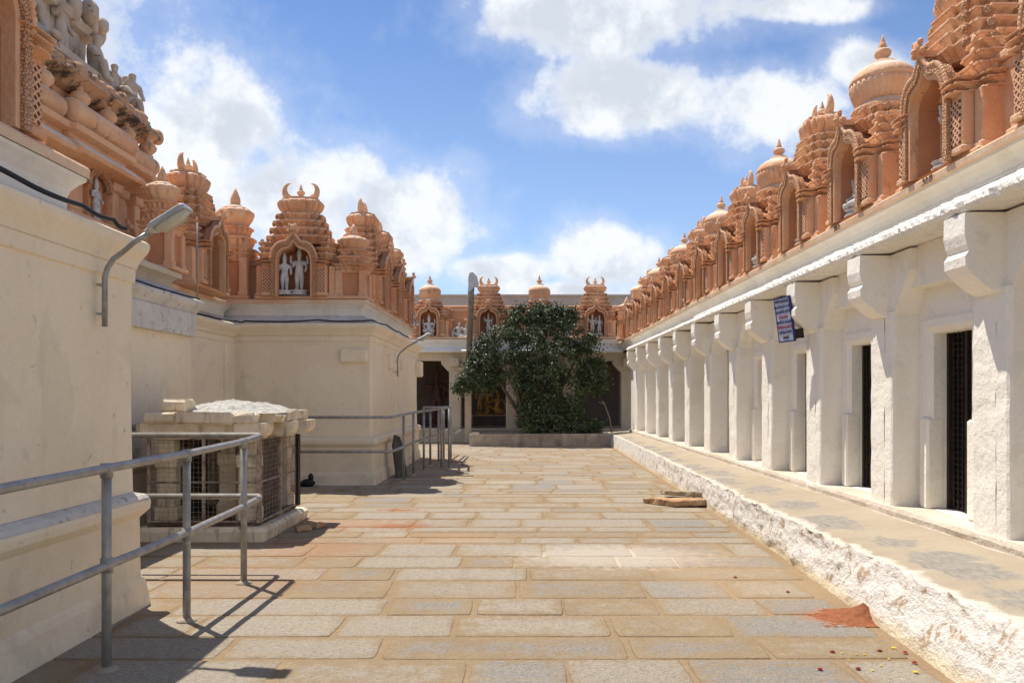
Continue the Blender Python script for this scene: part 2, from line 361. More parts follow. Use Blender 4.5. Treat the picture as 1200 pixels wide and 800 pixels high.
# ------------------------------------------------------------------ mesh helpers
class MB:
    def __init__(s): s.v = []; s.f = []; s.smooth = []; s.m = []; s.slot = 0
    def add(s, vs, fs, smooth=False, mx=None):
        o = len(s.v)
        for v in vs: s.v.append(tuple(mx @ Vector(v)) if mx else tuple(v))
        for f in fs: s.f.append([i + o for i in f]); s.smooth.append(smooth); s.m.append(s.slot)
    def box(s, x0, x1, y0, y1, z0, z1, mx=None, b=0.0, jit=0.0):
        if b <= 0:
            vs = [(x, y, z) for z in (z0, z1) for y in (y0, y1) for x in (x0, x1)]
            if jit: vs = [tuple(c + random.uniform(-jit, jit) for c in v) for v in vs]
            s.add(vs, [(0, 2, 3, 1), (4, 5, 7, 6), (0, 1, 5, 4), (1, 3, 7, 5), (3, 2, 6, 7), (2, 0, 4, 6)], False, mx)
        else:
            def ring(x0, x1, y0, y1, z, c):
                return [(x0 + c, y0, z), (x1 - c, y0, z), (x1, y0 + c, z), (x1, y1 - c, z), (x1 - c, y1, z), (x0 + c, y1, z), (x0, y1 - c, z), (x0, y0 + c, z)]
            rs = [ring(x0 + b, x1 - b, y0 + b, y1 - b, z0, b * .6), ring(x0, x1, y0, y1, z0 + b, b), ring(x0, x1, y0, y1, z1 - b, b), ring(x0 + b, x1 - b, y0 + b, y1 - b, z1, b * .6)]
            if jit: rs = [[tuple(c + random.uniform(-jit, jit) for c in v) for v in r] for r in rs]
            s.loft(rs, mx=mx)
    def loft(s, rings, cap0=True, cap1=True, smooth=False, mx=None, closed=True):
        n = len(rings[0]); vs = [p for r in rings for p in r]; fs = []
        for k in range(len(rings) - 1):
            for i in range(n if closed else n - 1):
                j = (i + 1) % n
                fs.append((k * n + i, k * n + j, (k + 1) * n + j, (k + 1) * n + i))
        if cap0: fs.append(tuple(range(n))[::-1])
        if cap1: fs.append(tuple((len(rings) - 1) * n + i for i in range(n)))
        s.add(vs, fs, smooth, mx)
    def lathe(s, prof, n=20, c=(0, 0, 0), mx=None, lobes=0, amp=0, smooth=True):
        rs = []
        for (r, z) in prof:
            rs.append([(c[0] + (r + (amp * r * abs(math.sin(lobes * a / 2)) if lobes else 0)) * math.cos(a), c[1] + (r + (amp * r * abs(math.sin(lobes * a / 2)) if lobes else 0)) * math.sin(a), c[2] + z)
                       for a in [2 * math.pi * i / n for i in range(n)]])
        s.loft(rs, smooth=smooth, mx=mx)
    def tube(s, pts, r, n=8, smooth=True, caps=True):
        pts = [Vector(p) for p in pts]; rs = []; up = None
        rr = r if isinstance(r, (list, tuple)) else [r] * len(pts)
        for i, p in enumerate(pts):
            d = ((pts[min(i + 1, len(pts) - 1)] - p).normalized() + (p - pts[max(i - 1, 0)]).normalized())
            d = d.normalized() if d.length > 1e-6 else Vector((0, 0, 1))
            if up is None:
                up = Vector((0, 0, 1)) if abs(d.z) < .9 else Vector((0, 1, 0))
            a = d.cross(up).normalized(); b = a.cross(d).normalized(); up = b
            rs.append([tuple(p + a * rr[i] * math.cos(t) + b * rr[i] * math.sin(t)) for t in [2 * math.pi * k / n for k in range(n)]])
        s.loft(rs, caps, caps, smooth)
    def sphere(s, c, r, n=8, m=6, sc=(1, 1, 1)):
        prof = [(max(.001, math.sin(math.pi * i / m)), -math.cos(math.pi * i / m)) for i in range(m + 1)]
        rs = [[(c[0] + sc[0] * r * q * math.cos(2 * math.pi * k / n), c[1] + sc[1] * r * q * math.sin(2 * math.pi * k / n), c[2] + sc[2] * r * z) for k in range(n)] for q, z in prof]
        s.loft(rs, smooth=True)
    def prism(s, pts, d0, d1, axis='y', smooth=False):
        """extrude a 2-D outline: axis y -> outline in x,z; axis x -> outline in y,z; z -> x,y"""
        def p(a, b, d): return (a, d, b) if axis == 'y' else ((d, a, b) if axis == 'x' else (a, b, d))
        s.loft([[p(a, b, d0) for a, b in pts], [p(a, b, d1) for a, b in pts]], smooth=smooth)
    def build(s, name, mats, parent=None, loc=None):
        me = bpy.data.meshes.new(name); me.from_pydata(s.v, [], s.f)
        me.polygons.foreach_set('use_smooth', s.smooth)
        for m in (mats if isinstance(mats, (list, tuple)) else [mats]): me.materials.append(M[m])
        me.polygons.foreach_set('material_index', s.m)
        bm = bmesh.new(); bm.from_mesh(me); bmesh.ops.recalc_face_normals(bm, faces=bm.faces); bm.to_mesh(me); bm.free()
        me.update()
        o = bpy.data.objects.new(name, me); COL.objects.link(o)
        if parent: o.parent = parent
        if loc: o.location = loc
        return o
def tag(o, label=None, cat=None, group=None, kind=None):
    if label: o['label'] = label
    if cat: o['category'] = cat
    if group: o['group'] = group
    if kind: o['kind'] = kind
    return o
def empty(name, loc=(0, 0, 0), rz=0, label=None, cat=None, group=None):
    o = bpy.data.objects.new(name, None); COL.objects.link(o); o.location = loc; o.rotation_euler = (0, 0, rz)
    o.empty_display_size = .2
    return tag(o, label, cat, group)
def copy_tree(o, parent=None):
    c = o.copy(); COL.objects.link(c)
    if parent: c.parent = parent
    for ch in list(o.children): copy_tree(ch, c)
    return c
def nz(x, y, z=0., s=1.): return noise.noise(Vector((x * s, y * s, z * s)))

# ------------------------------------------------------------------ ground and platform
def xb(y): # foot of the platform edge
    pts = [(-3, 2.35), (4.5, 2.44), (8, 2.62), (15, 2.77), (24, 2.92), (40, 2.95)]
    for (a, p), (b, q) in zip(pts, pts[1:]):
        if y <= b: return p + (q - p) * (y - a) / (b - a)
    return 2.95
def xt(y): return max(2.67 + .006 * max(0, y - 8), xb(y) + .03)
def build_ground():
    g = MB(); g.add([(-150, -60, 0), (150, -60, 0), (150, 300, 0), (-150, 300, 0)], [(0, 1, 2, 3)])
    tag(g.build('ground', 'sand'), kind='structure')
    rnd = random.Random(3)
    vs, fs, ed = [], [], []
    y = 2.2
    while y < 27.6:
        d = rnd.uniform(.40, .62) if y < 7 else rnd.uniform(.34, .80)
        x = -5.2 - rnd.random()
        while x < 2.9:
            w = rnd.uniform(.5, 1.05) if rnd.random() < .7 else rnd.uniform(1.0, 1.7)
            x0, x1, y0, y1 = x + rnd.uniform(.002, .012), x + w - rnd.uniform(.002, .012), y + rnd.uniform(.002, .012), y + d - rnd.uniform(.002, .012)
            x += w
            if x0 > xb(y) - .10: continue
            x1 = min(x1, xb(y0) - .06)
            if x1 - x0 < .2: continue
            sk = rnd.uniform(-.03, .03)
            n = 9; ring = []
            def edge(a, b):
                return [(a[0] + (b[0] - a[0]) * k / n, a[1] + (b[1] - a[1]) * k / n) for k in range(n)]
            c = [(x0 + rnd.uniform(0, .014), y0 + rnd.uniform(0, .014)), (x1 - rnd.uniform(0, .014), y0 + rnd.uniform(0, .014)), (x1 + sk - rnd.uniform(0, .014), y1 - rnd.uniform(0, .014)), (x0 + sk + rnd.uniform(0, .014), y1 - rnd.uniform(0, .014))]
            ring = edge(c[0], c[1]) + edge(c[1], c[2]) + edge(c[2], c[3]) + edge(c[3], c[0])
            cx, cy = sum(p[0] for p in c) / 4, sum(p[1] for p in c) / 4
            hw, hd = (x1 - x0) / 2, (y1 - y0) / 2
            def sup(p, k):   # round the corners, wobble
                dx, dy = (p[0] - cx) / hw, (p[1] - cy) / hd
                q = (abs(dx) ** 26 + abs(dy) ** 26) ** (1 / 26) or 1
                f = min(1, .985 / q) if q > .985 else 1
                wob = 1 + .02 * nz(p[0] * 5, p[1] * 5, 3.)
                return (cx + dx * hw * f * wob, cy + dy * hd * f * wob)
            ring = [sup(p, 1) for p in ring]
            hz = .0045 + rnd.uniform(-.0015, .002); tx, ty = rnd.uniform(-.0015, .0015), rnd.uniform(-.002, .002)
            base = len(vs); m = len(ring)
            ins = [(0.0, -.006, 0.), (.004, hz - .002, 0.), (.014, hz, .20), (.07, hz, .52), (.19, hz, 1.)]
            for (i_, z_, e_) in ins:
                for p in ring:
                    dx, dy = p[0] - cx, p[1] - cy
                    fx = max(.05, 1 - i_ / hw * .9); fy = max(.05, 1 - i_ / hd * .9)
                    z = z_ + (tx * dx / hw + ty * dy / hd if z_ > 0 else 0) + .0015 * nz(p[0] * 3, p[1] * 3, 9.) * (z_ > 0)
                    vs.append((cx + dx * fx, cy + dy * fy, max(z, -.01))); ed.append(e_)
            for k in range(len(ins) - 1):
                for i in range(m):
                    j = (i + 1) % m
                    fs.append((base + k * m + i, base + k * m + j, base + (k + 1) * m + j, base + (k + 1) * m + i))
            fs.append(tuple(base + (len(ins) - 1) * m + i for i in range(m)))
        y += d
    me = bpy.data.meshes.new('paving'); me.from_pydata(vs, [], fs); me.materials.append(M['flagstone'])
    a = me.attributes.new('edge', 'FLOAT', 'POINT'); a.data.foreach_set('value', ed)
    me.polygons.foreach_set('use_smooth', [True] * len(fs)); me.update()
    o = bpy.data.objects.new('paving', me); COL.objects.link(o); tag(o, kind='structure')
build_ground()

def build_platform():
    # rough whitewashed riser
    ny, nzv = 620, 18
    vs, low = [], []
    ys = [2.2 + 26 * (i / ny) ** 1.35 for i in range(ny + 1)]
    def prof(y, k):
        f = k / nzv
        zt = .405 + .02 * nz(y * .8, 3) + .012 * nz(y * 4, 1)
        amp = max(.25, 1.1 - (y - 4) * .055)
        x = xb(y) + (xt(y) - xb(y)) * (f ** 1.0)
        z = zt * f
        n1 = noise.fractal(Vector((y * 3.2, z * 5, 2)), 1.0, 2.0, 4) * .026 * amp
        n2 = noise.fractal(Vector((y * 11, z * 15, 7)), .9, 2.0, 3) * .012 * amp
        bl = .022 * amp * math.floor(2.5 * (noise.noise(Vector((y * 1.3, z * 4, 5))) + .5))
        fade = min(1, f * 6)
        x += (n1 + n2 - bl * .5) * fade + .018 * nz(y * 2.3, 4) * (1 - f)
        if f > .9: z -= .03 * ((f - .9) / .1) ** 2 * (.5 + nz(y * 5, 2))
        return (x, y, z if k else -.02)
    for y in ys:
        for k in range(nzv + 1):
            vs.append(prof(y, k)); low.append(1 - k / nzv)
    n = nzv + 1
    fs = [(i * n + k, i * n + k + 1, (i + 1) * n + k + 1, (i + 1) * n + k) for i in range(ny) for k in range(nzv)]
    me = bpy.data.meshes.new('platform_edge'); me.from_pydata(vs, [], fs); me.materials.append(M['riser_whitewash'])
    a = me.attributes.new('low', 'FLOAT', 'POINT'); a.data.foreach_set('value', low)
    me.polygons.foreach_set('use_smooth', [True] * len(fs)); me.update()
    o = bpy.data.objects.new('platform_edge', me); COL.objects.link(o); tag(o, kind='structure')
    # top sheet
    nx = 46; vt, ft, pa, li = [], [], [], []
    rnd = random.Random(11); pt = []
    y = 3.0
    while y < 24:
        L = rnd.uniform(.9, 1.35)
        pt.append((2.95 + rnd.uniform(-.08, .14), y + L / 2 + rnd.uniform(-.1, .1), rnd.uniform(.26, .42), L * rnd.uniform(.48, .68), rnd.uniform(.55, 1.3))); y += L
    for i, yy in enumerate(ys):
        e = prof(yy, nzv)
        for k in range(nx + 1):
            f = k / nx
            x = e[0] + (5.6 - e[0]) * f ** 1.6
            z = e[2] + (.452 - e[2]) * min(1, (x - e[0]) / .75)
            z += .008 * nz(x * 3, yy * 3, 4.) * min(1, f * 8)
            vt.append((x, yy, z))
            best = 0
            for (cx, cy, rx, ry, s_) in pt:
                if abs(cy - yy) < ry * 1.5:
                    ux, uy = (x - cx) / rx, (yy - cy) / ry; d = (abs(ux) ** 3 + abs(uy) ** 3) ** (1 / 3) + .35 * noise.fractal(Vector((x * 4, yy * 3, 3)), .9, 2, 3)
                    best = max(best, (1.15 - d) * s_)
            pa.append(max(0, best)); dx = x - e[0]
            li.append(max(0, 1 - dx / (.16 + .12 * nz(yy * 1.1, 8)))if x < 3.3 else max(0, 1 - (3.60 - x) / .10))
    n = nx + 1
    ft = [(i * n + k, i * n + k + 1, (i + 1) * n + k + 1, (i + 1) * n + k) for i in range(ny) for k in range(nx)]
    me = bpy.data.meshes.new('platform'); me.from_pydata(vt, [], ft); me.materials.append(M['platform_top'])
    me.attributes.new('patch', 'FLOAT', 'POINT').data.foreach_set('value', pa)
    me.attributes.new('lime', 'FLOAT', 'POINT').data.foreach_set('value', li)
    me.polygons.foreach_set('use_smooth', [True] * len(ft)); me.update()
    o = bpy.data.objects.new('platform', me); COL.objects.link(o); tag(o, kind='structure')
build_platform()

# ------------------------------------------------------------------ walls by profile
def rect_ring(x0, x1, y0, y1, z, o, ch=.03):
    x0 -= o; x1 += o; y0 -= o; y1 += o
    return [(x0 + ch, y0, z), (x1 - ch, y0, z), (x1, y0 + ch, z), (x1, y1 - ch, z), (x1 - ch, y1, z), (x0 + ch, y1, z), (x0, y1 - ch, z), (x0, y0 + ch, z)]
def profile_block(name, parent, m, x0, x1, y0, y1, prof, cap0=False, cap1=True):
    b = MB(); b.loft([rect_ring(x0, x1, y0, y1, z, o) for o, z in prof], cap0, cap1)
    return b.build(name, m, parent)

def temple_block(name, label, x0, x1, y0, y1, zl, zo, mats, base=(.07, .04), inset=0., flare=1.):
    """zl: height of the ledge edge, zo: height of the orange coping line"""
    t = empty(name, ((x0 + x1) / 2, (y0 + y1) / 2, 0), 0, label, 'temple wall')
    c = Vector(t.location)
    def blk(n, m, prof, **k):
        return profile_block(n, t, m, x0 - c.x, x1 - c.x, y0 - c.y, y1 - c.y, prof, **k)
    b0, b1 = base
    blk('plinth', mats[0], [(b0 + .03, -.05), (b0 + .02, .03), (b0, .18), (b0 - .015, .22), (b1, .24), (b1 - .005, .68), (b1 + .015, .70), (b1 + .05, .74), (b1 + .055, .785), (b1 + .05, .812)], cap1=False)
    blk('plinth_moulding', 'ledge_weathered' if t['label'].startswith('cream plastered') else mats[0], [(b1 + .049, .813), (b1 + .045, .825), (b1 + .025, .85), (0, .872)], cap1=False)
    blk('wall', mats[0], [(0, .874), (-.01, 1.6), (-.005, zl - .32), (.012, zl - .31), (.014, zl - .22), (.03 * flare, zl - .21)], cap1=False)
    blk('cornice', mats[1], [(.032 * flare, zl - .208), (.06 * flare, zl - .15), (.13 * flare, zl - .07), (.145 * flare, zl - .03), (.14 * flare, zl - .005), (.10 * flare, zl + .012)], cap1=False)
    blk('ledge', 'ledge_weathered', [(.098 * flare, zl + .013), (-.16 - inset, zl + .15), (-.18 - inset, zl + .16)], cap1=False)
    h = zo - zl - .16
    blk('parapet', mats[2], [(o - inset, z) for o, z in ((-.20, zl + .155), (-.20, zl + .16 + .25 * h), (-.185, zl + .16 + .42 * h), (-.14, zl + .16 + .60 * h), (-.11, zl + .16 + .68 * h), (-.105, zo - .085))], cap1=False)
    blk('coping', mats[3] if len(mats) > 3 else 'coping_peach', [(o - inset, z) for o, z in ((-.095, zo - .084), (-.09, zo - .02), (-.105, zo), (-.3, zo + .006))])
    return t

near_left = temple_block('temple_wall', 'cream plastered wall block at the left edge, carrying the gooseneck street lamp', -9.5, -2.93, -3, 6.12, 2.77, 3.27, ('plaster_cream', 'plaster_cream', 'parapet_cream'), inset=.12, flare=.62)
recess_a = temple_block('temple_wall', 'recessed wall under the ornate tower, with a black stained parapet and flat pale ledge band', -9.5, -4.58, 6.0, 11.25, 2.92, 3.30, ('plaster_cream', 'ledge_weathered', 'parapet_stained', 'parapet_stained'))
recess_b = temple_block('temple_wall', 'recessed cream wall behind the caged stone shrine, running back to the inner corner', -9.5, -5.12, 11.0, 14.7, 2.86, 3.30, ('plaster_block', 'plaster_block', 'parapet_cream'))
block_c = temple_block('temple_wall', 'cream wall block jutting out at mid courtyard with pipe railings along two sides', -9.5, -2.65, 14.46, 20.9, 2.90, 3.36, ('plaster_block', 'plaster_block', 'parapet_cream'))
def corbels():
    for (x0, x1, y0, y1, z0, z1) in [(-3.22, -2.72, 14.38, 14.6, 2.20, 2.45), (-2.75, -2.56, 16.2, 16.5, 2.15, 2.45), (-2.75, -2.57, 17.9, 18.2, 2.18, 2.42), (-2.75, -2.50, 20.55, 20.98, 2.1, 2.5)]:
        b = MB(); c = block_c.location
        b.box(x0 - c.x, x1 - c.x, y0 - c.y, y1 - c.y, z0, z1, b=.03); b.build('corbel', 'plaster_block', block_c)
    # flat pilaster strip in the recess
    b = MB(); c = recess_b.location; b.box(-5.3 - c.x, -5.06 - c.x, 13.9 - c.y, 14.3 - c.y, .9, 2.55, b=.02); b.build('pilaster', 'plaster_block', recess_b)
    b = MB(); c = recess_a.location; b.box(-4.7 - c.x, -4.50 - c.x, 6.3 - c.y, 11.2 - c.y, 2.42, 2.745, b=.012); b.build('ledge_band', 'ledge_weathered', recess_a)
corbels()

# ------------------------------------------------------------------ right colonnade
EAVE_X, COL_X, WALL_X = 3.37, 3.62, 3.88
P0, PITCH = 6.17, 1.855
def colonnade():
    t = empty('colonnade_building', (4.4, 14, .45), 0, 'long whitewashed colonnade with grille doors along the right side', 'building')
    T = Vector(t.location)
    def build(b, n, m, p=t):
        b.v = [tuple(Vector(v) - T) for v in b.v]
        return b.build(n, m, p)
    cols = [P0 + PITCH * k for k in range(-1, 11)]
    Y1 = 26.2
    # plinth under the columns
    b = MB()
    prof = [(3.575, .43), (3.57, .50), (3.585, .535), (3.95, .54)]
    ys = [2.6 + i * .12 for i in range(int((Y1 - 2.6) / .12))]
    b.loft([[(x + (.012 * nz(y * 4, z * 9) if i < 3 else 0), y, z + .008 * nz(y * 3, i)) for i, (x, z) in enumerate(prof)] for y in ys], False, False, closed=False)
    build(b, 'plinth', 'plinth_lime')
    def bumpy_box(x0, x1, y0, y1, z0, z1, amp=.006, s=7, n=14, ch=.035):
        """upright block with softly uneven plaster faces and worn corners"""
        m = MB(); rings = []
        for k in range(n + 1):
            z = z0 + (z1 - z0) * k / n
            c = ch
            r = [(x0 + c, y0, z), (x1 - c, y0, z), (x1, y0 + c, z), (x1, y1 - c, z), (x1 - c, y1, z), (x0 + c, y1, z), (x0 + c * .3, y1 - c * .3, z), (x0, y1 - c, z), (x0, (y0 * 2 + y1) / 3, z), (x0, (y0 + 2 * y1) / 3, z), (x0, y0 + c, z), (x0 + c * .3, y0 + c * .3, z)]
            rings.append([(x + amp * 1.6 * nz(y * s, z * s, x), y + amp * 1.6 * nz(x * s + 5, z * s, y), z) for x, y, z in r])
        m.loft(rings); return m
    # columns with capital brackets
    for i, y in enumerate(cols):
        w = .25 if i < 9 else .2
        c = bumpy_box(COL_X, WALL_X + .1, y - w, y + w, .47, 2.42)
        co = build(c, 'column', 'plaster_white')
        # bracket: forward arm with a rolled underside, side arms with cut corners
        m = MB()
        out = [(WALL_X, 2.36), (COL_X - .02, 2.38), (COL_X - .10, 2.42), (3.40, 2.52), (3.355, 2.58), (3.35, 2.65), (3.385, 2.70), (3.36, 2.74), (3.345, 2.82), (3.35, 2.98), (WALL_X, 2.98)]
        m.prism([(x + .004 * nz(x * 30, z * 30, y), z) for x, z in out], y - .15, y + .15)
        m.v = [(v[0], v[1], v[2]) for v in m.v]
        side = [(y - .55, 2.98), (y - .55, 2.78), (y - .50, 2.74), (y - .30, 2.50), (y - .26, 2.40), (y + .26, 2.40), (y + .30, 2.50), (y + .50, 2.74), (y + .55, 2.78), (y + .55, 2.98)]
        r0 = [(COL_X + .03, a, z) for a, z in side]; r1 = [(WALL_X + .05, a, z) for a, z in side]
        m.loft([r0, r1])
        build(m, 'bracket', 'plaster_white', co).location = (0, 0, 0)
    # lintel beam and wall with openings
    b = MB(); b.box(COL_X + .10, WALL_X + .30, 2.6, Y1, 2.62, 3.0); build(b, 'lintel_beam', 'plaster_white')
    for i, (ya, yb) in enumerate(zip(cols, cols[1:])):
        k = i - 1
        mid = (ya + yb) / 2
        if k <= 3:
            d0, d1 = mid - .22, mid + .44
            zt = 2.19
            b = MB()
            b.box(WALL_X, WALL_X + .42, ya + .2, d0, .53, 2.65, b=.02); b.box(WALL_X, WALL_X + .42, d1, yb - .2, .53, 2.65, b=.02)
            b.box(WALL_X + .004, WALL_X + .416, d0 - .05, d1 + .05, zt, 2.64, b=.02)
            b.box(WALL_X + .01, WALL_X + .42, d0 - .03, d1 + .03, .40, .545, b=.01)
            build(b, 'wall', 'plaster_white')
            fr = MB()
            for (a0, a1, sg) in ((d1 - .005, d1 + .15, 1), (d0 - .15, d0 + .005, -1)):
                fr.box(WALL_X - .045, WALL_X + .12, a0, a1, .535, 1.40, b=.02)
                fr.box(WALL_X - .02, WALL_X + .12, a0 + (.03 if sg > 0 else -.0), a1 + (0 if sg > 0 else -.03), 1.385, zt + .06, b=.02)
            fr.box(WALL_X - .03, WALL_X + .12, d0 - .13, d1 + .13, zt + .02, zt + .15, b=.03)
            build(fr, 'door_frame', 'plaster_white')
            dx = WALL_X + .15
            if k == 3:
                dm = MB(); 
                for q in range(4): dm.box(dx + .03, dx + .07, d0 + .165 * q + .003, d0 + .165 * (q + 1) - .003, .54, zt + .02)
                do = build(dm, 'door', 'door_plank')
            else:
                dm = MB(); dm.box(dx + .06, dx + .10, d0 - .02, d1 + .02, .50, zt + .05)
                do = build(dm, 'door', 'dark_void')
                gm = MB()
                for q in range(30):
                    z = .57 + q * .056
                    gm.box(dx + .012, dx + .026, d0 + .012, d1 - .012, z, z + .012)
                for q in range(9):
                    y = d0 + .03 + q * .075
                    gm.box(dx - .002, dx + .010, y, y + .012, .55, zt)
                for y in (d0 + .005, (d0 + d1) / 2 - .02, d1 - .045): gm.box(dx - .012, dx + .03, y, y + .04, .545, zt + .01)
                build(gm, 'grille', 'iron_dark', do).location = (0, 0, 0)
        elif k <= 7:
            b = MB(); b.box(5.05, 5.25, ya, yb, .45, 3.0); b.box(WALL_X, 5.08, yb - .10, yb + .22, .47, 2.98)
            b.box(WALL_X + .02, 5.1, ya, yb, 2.66, 2.99)
            build(b, 'wall', 'plaster_white')
        else:
            b = MB(); b.box(WALL_X, WALL_X + .4, ya + .1, yb - .1, .46, 2.7)
            build(b, 'wall', 'plaster_white')
    b = MB(); b.box(COL_X + .05, 4.6, cols[-1] + .1, Y1, .46, 2.7); build(b, 'wall', 'plaster_white')
    b = MB(); b.box(4.3, 5.25, 2.6, cols[5] - .3, .46, .52); build(b, 'floor', 'plaster_white')
    # rough stone eave in two runs
    def eave(y0, y1, x, z, th, name):
        m = MB(); n = int((y1 - y0) / .035); rs = []
        for i in range(n + 1):
            y = y0 + (y1 - y0) * i / n
            q = 1.6 * noise.fractal(Vector((y * 9, 1, 2)), .8, 2, 4); q2 = 1.7 * noise.fractal(Vector((y * 14, 6, 2)), .8, 2, 3); q3 = nz(y * 1.1, 5)
            rs.append([(WALL_X - .05, y, z + .005), (x + .02, y, z + .012 * q2 + .012 * q3), (x - .004 + .016 * q, y, z + .03 + .008 * q2), (x + .014 * q2, y, z + th * .6), (x + .02 + .01 * q, y, z + th + .01 * q2 + .012 * q3), (3.58, y, z + th + .085), (WALL_X, y, z + th + .09)])
        m.loft(rs, smooth=False)
        build(m, name, 'plaster_eave')
    eave(2.6, 14.3, EAVE_X - .03, 3.0, .115, 'eave'); eave(14.36, 25.0, EAVE_X - .015, 3.01, .085, 'eave')
    m = MB(); m.box(3.40, 3.6, 12.8, 15.6, 3.105, 3.155, b=.01); build(m, 'eave_slab', 'plaster_eave')
    # parapet mouldings up to the terracotta coping
    prof = [(3.56, 3.13), (3.56, 3.19), (3.535, 3.20), (3.535, 3.225), (3.55, 3.235), (3.53, 3.29), (3.49, 3.335), (3.455, 3.355), (3.45, 3.374)]
    m = MB(); ys = [2.6 + i * .4 for i in range(int((Y1 + 2.4 - 2.6) / .4))]
    m.loft([[(x, y, z) for x, z in prof] for y in ys], False, False, closed=False); build(m, 'parapet', 'parapet_cream')
    m = MB(); m.loft([[(3.448, y, 3.375), (3.425, y, 3.385), (3.42, y, 3.43), (3.435, y, 3.445), (5.6, y, 3.45), (5.6, y, 3.0)] for y in (2.6, Y1 + 2)], True, True); build(m, 'coping', 'coping_peach')
    # carved numerals on the coping
    return t
col_building = colonnade()

# ------------------------------------------------------------------ far building
def far_building():
    t = empty('shrine_hall', (0, 29.5, 0), 0, 'cream hall closing the far end of the courtyard, with dark open bays behind the tree', 'building')
    T = Vector(t.location)
    def build(b, n, m, p=t):
        b.v = [tuple(Vector(v) - T) for v in b.v]
        return b.build(n, m, p)
    XL, XR = -9.4, 6.2
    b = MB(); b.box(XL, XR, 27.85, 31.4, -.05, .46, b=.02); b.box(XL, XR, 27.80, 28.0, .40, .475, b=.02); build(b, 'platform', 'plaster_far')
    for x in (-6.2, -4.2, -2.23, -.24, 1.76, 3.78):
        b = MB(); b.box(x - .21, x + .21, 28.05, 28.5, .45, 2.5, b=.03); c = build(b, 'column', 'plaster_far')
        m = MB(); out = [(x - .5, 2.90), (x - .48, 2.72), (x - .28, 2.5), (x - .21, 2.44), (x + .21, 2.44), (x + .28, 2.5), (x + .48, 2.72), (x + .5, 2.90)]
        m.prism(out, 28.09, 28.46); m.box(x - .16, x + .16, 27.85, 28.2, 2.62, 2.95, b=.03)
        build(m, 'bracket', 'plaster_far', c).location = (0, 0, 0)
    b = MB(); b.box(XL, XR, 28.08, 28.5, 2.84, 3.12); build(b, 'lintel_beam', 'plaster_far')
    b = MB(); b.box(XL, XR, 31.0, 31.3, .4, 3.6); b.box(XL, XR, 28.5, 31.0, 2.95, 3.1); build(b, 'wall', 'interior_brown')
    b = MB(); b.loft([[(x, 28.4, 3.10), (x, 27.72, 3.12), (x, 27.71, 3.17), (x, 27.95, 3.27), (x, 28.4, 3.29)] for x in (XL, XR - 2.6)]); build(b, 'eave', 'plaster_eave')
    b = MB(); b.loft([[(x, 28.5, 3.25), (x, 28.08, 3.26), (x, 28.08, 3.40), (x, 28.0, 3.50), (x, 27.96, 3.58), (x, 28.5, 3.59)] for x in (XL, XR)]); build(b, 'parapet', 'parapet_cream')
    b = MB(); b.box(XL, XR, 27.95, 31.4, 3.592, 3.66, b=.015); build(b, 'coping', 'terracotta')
    # orange screen wall between the rooftop shrines with small pilasters and coping
    b = MB(); b.box(-8, 4.6, 28.75, 28.95, 3.66, 4.62); b.box(-8, 4.6, 28.68, 29.0, 4.62, 4.70, b=.02); b.box(-8, 4.6, 28.70, 29.0, 4.78, 4.84, b=.02); b.box(-8, 4.6, 28.76, 28.94, 4.70, 4.78)
    x = -7.8
    while x < 4.5:
        b.box(x, x + .05, 28.70, 28.76, 4.56, 4.62); x += .12
    build(b, 'screen_wall', 'terracotta')
    for x in (-2.45, -1.8, -.4, .02, 1.42, 2.0):
        b = MB(); b.box(x - .09, x + .09, 28.42, 28.76, 3.66, 4.25, b=.015); b.box(x - .14, x + .14, 28.36, 28.76, 4.25, 4.33, b=.02); b.box(x - .11, x + .11, 28.40, 28.76, 3.66, 3.76, b=.01)
        build(b, 'pilaster', 'terracotta')
    g = MB(); g.box(-12, 12, 31.6, 32.1, 0, 5.52); g.box(-12, 12, 31.5, 32.2, 5.52, 5.60, b=.02)
    tag(g.build('rear_wall', 'concrete_grey'), 'plain grey wall rising behind the rooftop shrines at the far end', 'wall')
far_building()

# ------------------------------------------------------------------ rooftop shrines
def ratha(w, d, s=.045, rib=0., ribn=0., step=.042):
    q = [(w, 0), (w, .35 * d), (w - s, .35 * d), (w - s, .70 * d), (w - 2 * s, .70 * d), (w - 2 * s, d - 2 * s), (.70 * w, d - 2 * s), (.70 * w, d - s), (.40 * w, d - s), (.40 * w, d), (0, d)]
    full = q + [(-x, y) for x, y in q[::-1][1:]]
    full = full + [(x, -y) for x, y in full[::-1][1:-1]]
    out = []; acc = 0
    for a, b in zip(full, full[1:] + full[:1]):
        L = math.hypot(b[0] - a[0], b[1] - a[1])
        n = max(1, int(L / step)) if rib else 1
        for i in range(n):
            f = i / n; x = a[0] + (b[0] - a[0]) * f; y = a[1] + (b[1] - a[1]) * f
            out.append((x, y, i % 2 if n > 1 else .5))
    return out
def tier(m, z0, h, w, d, cx=0, cy=0, s=.045, flare=.10, slab=.03, ra=1.):
    """flared ribbed band under a thin slab, stepped plan"""
    base = ratha(w, d, s, 1)
    def ring(z, k, rib):
        r = []
        for x, y, q in base:
            L = math.hypot(x, y) or 1
            g = k + (ra * rib * (q - .5)) / L
            r.append((cx + x * g, cy + y * g, z))
        return r
    rs = [ring(z0, 1 - flare, 0), ring(z0 + .18 * h, 1 - flare, 0), ring(z0 + .2 * h, 1 - flare * .9, .026), ring(z0 + .5 * h, 1 - flare * .45, .038), ring(z0 + .68 * h, .995, .026), ring(z0 + .70 * h, 1.0, 0), ring(z0 + .80 * h, 1.0, 0), ring(z0 + .81 * h, 1 + slab / w, 0), ring(z0 + .96 * h, 1 + slab / w, 0), ring(z0 + h, 1.0, 0)]
    m.loft(rs)
